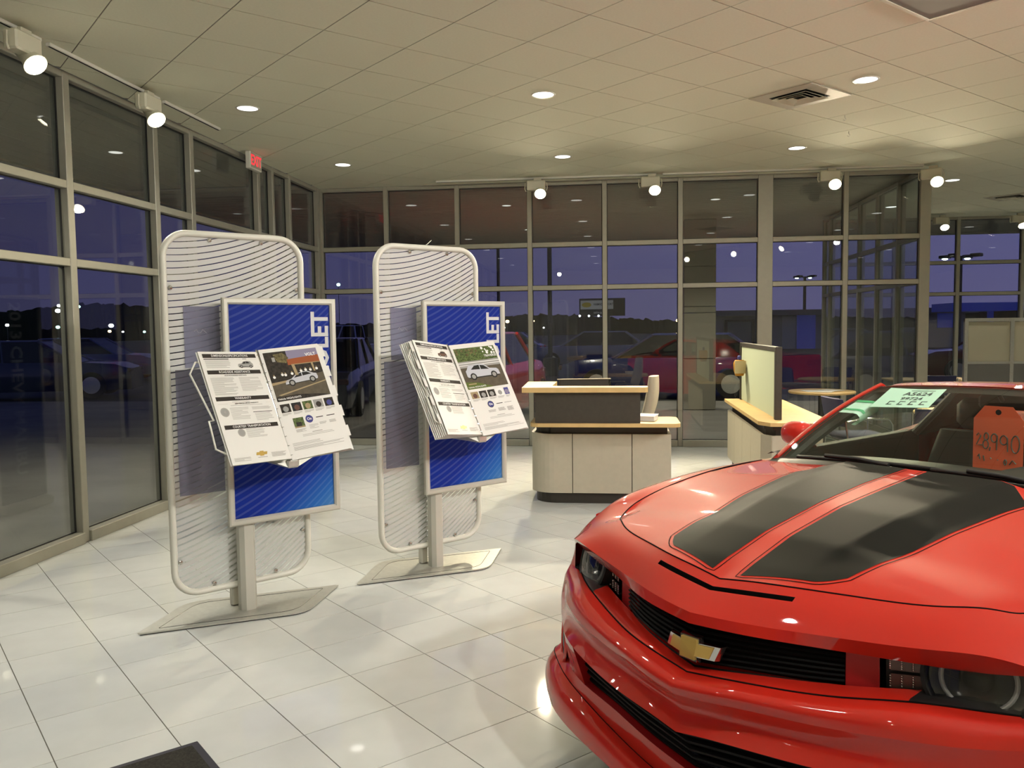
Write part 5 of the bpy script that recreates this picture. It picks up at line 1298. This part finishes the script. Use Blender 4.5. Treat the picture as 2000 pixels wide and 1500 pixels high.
# parked cars
def parked(x, y, rz, col, label, L=4.5, Wd=1.78, Hh=1.45, kind='sedan'):
    t = empty('parked_car', (x, y, 0), R(rz), label, 'car', 'cars parked outside')
    cm = mat('car_paint', col, .25, coat=1.)
    hw = Wd/2
    if kind == 'sedan': up = [(-.46, .62), (-.30, 1.), (.05, 1.), (.24, .66)]; hood, deck = .62, .64
    elif kind == 'suv': up = [(-.49, .62), (-.44, .97), (.08, 1.), (.25, .66)]; hood, deck = .64, .62
    else: up = [(-.02, .60), (.0, 1.), (.17, 1.), (.28, .62)]; hood, deck = .60, .58
    zb = .20
    side = [(-.5, .34), (-.497, deck*.92), (-.47, deck), (up[0][0], deck), (up[3][0], hood), (.42, hood*.94), (.49, hood*.80), (.5, .30)]
    b = MB(); rows = []
    for k, s in ((1., 0), (.985, .35), (.93, .75), (.80, 1.)):
        pass
    n = 26; xs = np.linspace(-.5, .5, n)
    for xx in xs:
        zt = float(np.interp(xx, [p[0] for p in side[1:-1]], [p[1] for p in side[1:-1]]))*Hh
        tp = 1-.16*abs(xx*2)**6
        row = [(xx*L, hw*tp*k, zb+(zt-zb)*s) for k, s in ((.93, 0), (.985, .25), (1., .55), (.97, .85), (.90, 1.), (.3, 1.012), (-.3, 1.012), (-.90, 1.), (-.97, .85), (-1., .55), (-.985, .25), (-.93, 0))]
        rows.append(row)
    b.grid(rows); b.add(rows[0], [tuple(range(12))]); b.add(rows[-1], [tuple(range(11, -1, -1))]); b.build('body', cm, t, 40)
    g = MB(); A = [(p[0]*L, p[1]*Hh) for p in up]
    top = [(A[1][0]+.08, A[1][1]-.015), (A[2][0]-.05, A[2][1]-.015)]
    def ringp(k): return [(A[0][0], s*hw*.90, A[0][1]-.02) for s in (1,)]
    lo = [(A[0][0], -hw*.88), (A[3][0], -hw*.88), (A[3][0], hw*.88), (A[0][0], hw*.88)]; hi = [(A[1][0], -hw*.72), (A[2][0], -hw*.72), (A[2][0], hw*.72), (A[1][0], hw*.72)]
    g.hull([(p[0], p[1], A[0][1]-.03) for p in lo], [(p[0], p[1], A[1][1]-.03) for p in hi]); g.build('window_band', 'black' if kind == 'pickup' else M_cw, t)
    r = MB(); r.hull([(p[0]*1.0, p[1]*1.02, A[1][1]-.035) for p in hi], [(p[0], p[1]*.90, A[1][1]) for p in hi])
    for p, q in zip(lo, hi): r.tube([(p[0], p[1]*1.01, A[0][1]-.03), (q[0], q[1]*1.01, A[1][1]-.03)], .035, 6)
    mid = ((A[0][0]+A[3][0])/2)
    for s in (-1, 1): r.tube([(mid, s*hw*.89, A[0][1]-.03), ((A[1][0]+A[2][0])/2, s*hw*.725, A[1][1]-.03)], .03, 6)
    r.build('roof', cm, t, 40)
    for xx in (-.31, .31):
        for s in (-1, 1):
            w = MB(); w.lathe([(0, -.10), (.24, -.10), (.32, -.10), (.33, -.07), (.33, .07), (.32, .10), (.24, .10), (0, .10)], 24, (xx*L, s*(hw-.09), .33), 'y'); wo = w.build('wheel', 'rubber', t, 40)
            w = MB(); w.lathe([(0, .108*s), (.15, .106*s), (.21, .102*s)], 20, (xx*L, s*(hw-.09), .33), 'y'); w.build('wheel_disc', 'steel', wo, True)
    for s in (-1, 1):
        w = MB()
        if kind == 'suv': w.lathe([(.0, -.03), (.07, -.025), (.085, .0), (.08, .03)], 18, (-.485*L, s*hw*.78, .60*Hh-.02), 'x')
        else: w.box((-.498*L, s*hw*.72, deck*Hh*.86), (.06, .30, .12), bev=.02)
        w.build('tail_lamp', M_tl, t, 40)
        w = MB(); w.box((.492*L, s*hw*.68, hood*Hh*.76), (.08, .32, .11), bev=.02); w.build('head_lamp', 'refl', t)
    b = MB(); b.box((-.502*L, 0, .55*Hh*.80), (.01, .34, .16)); b.build('plate', 'white', t)
    return t
M_cw = mat('parked_car_glass', (.01, .012, .015), .08); M_tl = mat('tail_lamp_red', (.40, .01, .01), .15, emit=(1, .02, .02), estr=.05)
parked(-2.45, 14.7, 82, (.5, .018, .016), 'red hatchback parked close outside, right of the second display', 4.4, 1.75, 1.60, 'suv')
parked(1.15, 19.9, 172, (.012, .022, .10), 'dark blue sedan parked outside behind the reception desk', 4.8)
parked(-5.9, 16.6, -80, (.015, .018, .03), 'dark sedan parked outside between the two displays', 4.6)
parked(-10.2, 32.5, 185, (.40, .42, .50), 'white pickup truck far out in the lot between the displays', 5.4, 1.95, 1.80, 'pickup')
parked(-23.5, 24.5, -40, (.30, .33, .45), 'pale sport utility vehicle parked out beyond the left glass', 4.7, 1.85, 1.7, 'suv')
parked(-14.5, 19.5, 20, (.02, .025, .06), 'dark sedan parked beyond the left glass, second pane', 4.7)
parked(-18.0, 27.0, 10, (.10, .12, .20), 'blue-grey sedan farther back beyond the left glass', 4.7)
parked(-1.0, 33.0, 178, (.30, .32, .38), 'silver car in the far row behind the blue sedan', 4.6)
parked(-5.4, 36.0, 178, (.20, .21, .25), 'grey car in the far row left of the billboard', 4.6)
parked(10.6, 24.5, 176, (.16, .010, .012), 'dark red car parked outside right of the porch column', 4.7)
parked(16.8, 31.5, 176, (.05, .06, .10), 'dark car parked before the service building', 4.7)
# light poles
def pole(x, y, h, label, heads=0, r=.07, lit=False):
    t = empty('light_pole', (x, y, 0), R(20), label, 'light pole', 'lot light poles')
    b = MB(); b.lathe([(.0, 0), (.25, 0), (.25, .6), (r*1.1, .62), (r, h), (0, h)], 14); b.build('pole', POLEM, t, 40)
    for k in range(heads):
        a = R(25+k*360/heads); b = MB(); b.tube([(0, 0, h-.1), (.55*math.cos(a), .55*math.sin(a), h+.02)], .035, 6); b.box((.75*math.cos(a), .75*math.sin(a), h), (.5, .34, .16), rz=a, bev=.03); b.build('lamp_head', 'dark', t)
        if lit and k < 2:
            b = MB(); b.ellip((.75*math.cos(a), .75*math.sin(a), h-.10), (.15, .12, .05), 6); b.build('lamp_glow', LOTM, t, True)
POLEM = mat('pole_paint', (.02, .022, .03), .6); LOTM = emat('lot_glow', (.80, 1., .98), 30.)
def at(u, v, y):
    """point on the sight line through photo pixel (u, v) at depth y, used to place far scenery"""
    d = np.array(cam.matrix_world.to_3x3())@np.array([(u-1000)/F, -(v-750)/F, -1.]); return np.array([0, 0, H])+d*(y/d[1])
p = at(974, 600, 38); pole(p[0], 38, 9.5, 'dark lot light pole right of the second display', 2)
p = at(1074, 600, 28); pole(p[0], 28, 9.5, 'dark lot light pole left of the billboard', 2)
p = at(1572, 540, 72); pole(p[0], 72, p[2], 'lot light pole with a lit head above the service building', 4, .12, True)
p = at(1876, 500, 44); pole(p[0], 44, p[2], 'lot light pole with four heads seen through the far glass', 4, .10, True)
# billboard
p = at(1176, 600, 95); t = empty('billboard', (p[0], 95, 0), R(-6), 'roadside billboard with a pale panel and a gold round emblem', 'billboard')
sc = 95/F; Wb = 88*sc; zb0, zb1 = p[2]-17*sc, p[2]+17*sc
b = MB(); b.box((0, 0, (zb0+zb1)/2), (Wb, .5, zb1-zb0)); b.build('board', mat('board_dark', (.012, .013, .016), .6), t)
b = MB(); b.box((-.11*Wb, -.27, zb1-.36*(zb1-zb0)), (Wb*.72, .05, (zb1-zb0)*.5)); b.build('pale_panel', mat('board_pale', (.5, .5, .45), .6, emit=(.5, .5, .42), estr=.16), t)
b = MB(); b.lathe([(0, 0), (1., 0)], 20, (0, 0, 0), 'y'); b.xf(lambda x, y, z: (-.335*Wb+x*.105*Wb, -.30, zb1-.36*(zb1-zb0)+z*.055*Wb)); b.build('emblem', mat('board_gold', (.40, .32, .03), .5, emit=(.4, .3, .02), estr=.2), t)
b = MB(); put_text(b, 'HAMADO SPORT', lambda x, y: (.035*Wb+x, -.305, zb1-.34*(zb1-zb0)+y), .070*Wb, 0, bold=.02, sx=.80); b.build('lettering', 'p_ink', t)
b = MB(); put_text(b, '54TH & EX', lambda x, y: (-.05*Wb+x, -.305, zb0+.18*(zb1-zb0)+y), .055*Wb, 0, bold=.02); b.build('lettering_below', mat('board_white', (.6, .6, .6), .6, emit=(.6, .6, .6), estr=.12), t)
b = MB(); b.box((.12*Wb, .1, zb0/2), (.5, .5, zb0)); b.build('post', POLEM, t)
for k in range(3):
    q = at((1134.5, 1152.5, 1171.5)[k], 617, 94); b = MB(); b.box((q[0]-p[0], -.9, zb0+.02), (.05, 1.4, .05)); b.build('lamp_arm', POLEM, t); b = MB(); b.ellip((q[0]-p[0], -1.3, q[2]), (.11, .11, .11), 6); b.build('lamp_glow', LOTM2 if 'LOTM2' in globals() else globals().setdefault('LOTM2', emat('board_lamp', (1, .97, 1.), 14.)), t, True)
# service building with blue fascia
p = at(1396, 640, 58); q = at(1885, 640, 58)
t = empty('service_building', ((p[0]+q[0])/2, 62, 0), 0, 'low pale service building with a blue wall panel', 'building')
wd = q[0]-p[0]; zt = at(1560, 605, 58)[2]
b = MB(); b.box((0, 0, (zt-.35)/2), (wd, 8, zt-.35)); b.build('wall', mat('building_wall', (.26, .28, .33), .7), t)
b = MB(); b.box((0, -.3, zt-.18), (wd+1.0, 9, .36)); b.build('roof', mat('building_roof', (.16, .155, .16), .7), t)
def bx(u0, u1, z0, z1, m, nm, d=.1):
    a, c = at(u0, 640, 58)[0], at(u1, 640, 58)[0]; b = MB(); b.box(((a+c)/2-(p[0]+q[0])/2, -4.0-d/2, (z0+z1)/2), (c-a, d, z1-z0)); return b.build(nm, m, t)
bm = mat('building_blue_glow', (.03, .09, .62), .5, emit=(.01, .03, .35), estr=.22); dm = mat('building_door', (.13, .16, .18), .5)  # plain blue paint, no lamp: faint glow in it stands in for dusk light
bx(1556, 1592, 0, zt-.36, bm, 'blue_panel', .15); bx(1527, 1553, 0, zt-.40, mat('building_pale', (.36, .40, .44), .6), 'pale_panel')
bx(1420, 1468, 0, zt-.75, dm, 'door'); bx(1414, 1420, 0, zt-.70, 'dark', 'door_frame', .2); bx(1468, 1474, 0, zt-.70, 'dark', 'door_frame', .2); bx(1414, 1474, zt-.75, zt-.60, 'dark', 'door_frame', .2)
bx(1830, 1872, zt-1.3, zt-.36, bm, 'blue_fascia', .15)
p = at(1905, 600, 50); b = MB(); b.box((p[0], 50, p[2]), (3.6, 3, .45)); b.box((p[0]+.8, 50, p[2]/2-.2), (.25, .25, p[2])); tag(b.build('canopy', bm), 'small blue canopy standing outside at the far right', 'canopy')
# treeline and distant lamps
b = MB(); rnd = random.Random(5); rows0, rows1, rows2 = [], [], []
n = 900
for i in range(n):
    a = R(40+150*i/(n-1)); d = 190+15*math.sin(i*.11); hgt = 3.4+3.6*max(0, min(1, (math.degrees(a)-104)/22))+1.0*math.sin(i*.043)+rnd.uniform(-.25, .25)+.25*math.sin(i*.9)*rnd.random()
    x, y = d*math.cos(a), d*math.sin(a); rows0.append((x, y, -.2)); rows1.append((x+rnd.uniform(-.3, .3), y, hgt)); rows2.append((x*1.12, y*1.12, hgt*.8))
b.grid([rows0, rows1, rows2]); o = b.build('treeline', 'tree'); tag(o, 'dark line of trees along the horizon beyond the lot', 'trees', kind='stuff')
cols = {'w': emat('far_white', (.95, 1., 1.), 16.), 'a': emat('far_amber', (1., .62, .28), 16.), 'g': emat('far_green', (.5, 1., .85), 12.)}
ORD = 'first second third fourth fifth sixth seventh eighth ninth tenth eleventh twelfth'.split()
def farlamp(u, v, y, c, r, label):
    q = at(u, v, y); t = empty('street_lamp', (q[0], y, 0), 0, label, 'street lamp', 'distant street lamps'); z = max(q[2], .4)
    b = MB(); b.lathe([(.06, -.1), (.05, z)], 6); b.build('pole', POLEM, t); b = MB(); b.ellip((0, 0, z), (r, r, r*.8), 5); b.build('lamp_glow', cols[c], t, True)
cnt = {}
for u, v, c, r in sorted(((14, 635, 'w', .25), (115, 597, 'w', .32), (113, 607, 'w', .4), (154, 599, 'g', .28), (113, 639, 'g', .3), (156, 637, 'w', .4), (198, 643, 'a', .26), (214, 647, 'a', .24), (217, 636, 'w', .42), (292, 637, 'w', .3), (282, 648, 'g', .25), (240, 648, 'w', .2), (991, 628, 'a', .26), (1042, 627, 'a', .16), (985, 640, 'w', .14), (1324, 626, 'a', .34), (1062, 640, 'w', .14), (661, 556, 'g', .35), (683, 643, 'w', .16), (1858, 611, 'w', .35))):
    side = 'left glass wall' if u < 400 else ('back glass' if u < 1500 else 'far glass'); k = cnt[side, c] = cnt.get((side, c), -1)+1
    farlamp(u, v, 112+9*(sum(cnt.values()) % 5)+4*k, c, r, 'tiny distant '+{'w': 'white', 'a': 'amber', 'g': 'greenish'}[c]+' lamp, '+ORD[k]+' of its colour from the left beyond the '+side)

# banner stand behind the left display, seen only mirrored in the left glass
t = empty('banner_stand', (-2.92, 7.0, 0), 0, 'dark banner stand behind the left display, seen mirrored in the left glass', 'banner')
b = MB(); b.box((0, 0, 1.02), (.008, .58, 1.84)); b.build('banner_cloth', mat('banner_cloth', (.006, .02, .016), .6), t)
b = MB(); b.box((0, 0, .05), (.14, .62, .09), bev=.02); b.build('base', 'steel', t)
b = MB(); b.tube([(.03, 0, .08), (.03, 0, 1.93)], .009, 8); b.box((0, 0, 1.945), (.02, .60, .02)); b.build('pole', 'steel', t)
b = MB(); put_text(b, '2013 CHEVY MALIBU', lambda x, y: (-.0052, y-.03, 1.12-x), .20, 0, bold=.02, sx=.86); b.build('lettering', mat('banner_ink', (.22, .24, .22), .6), t)
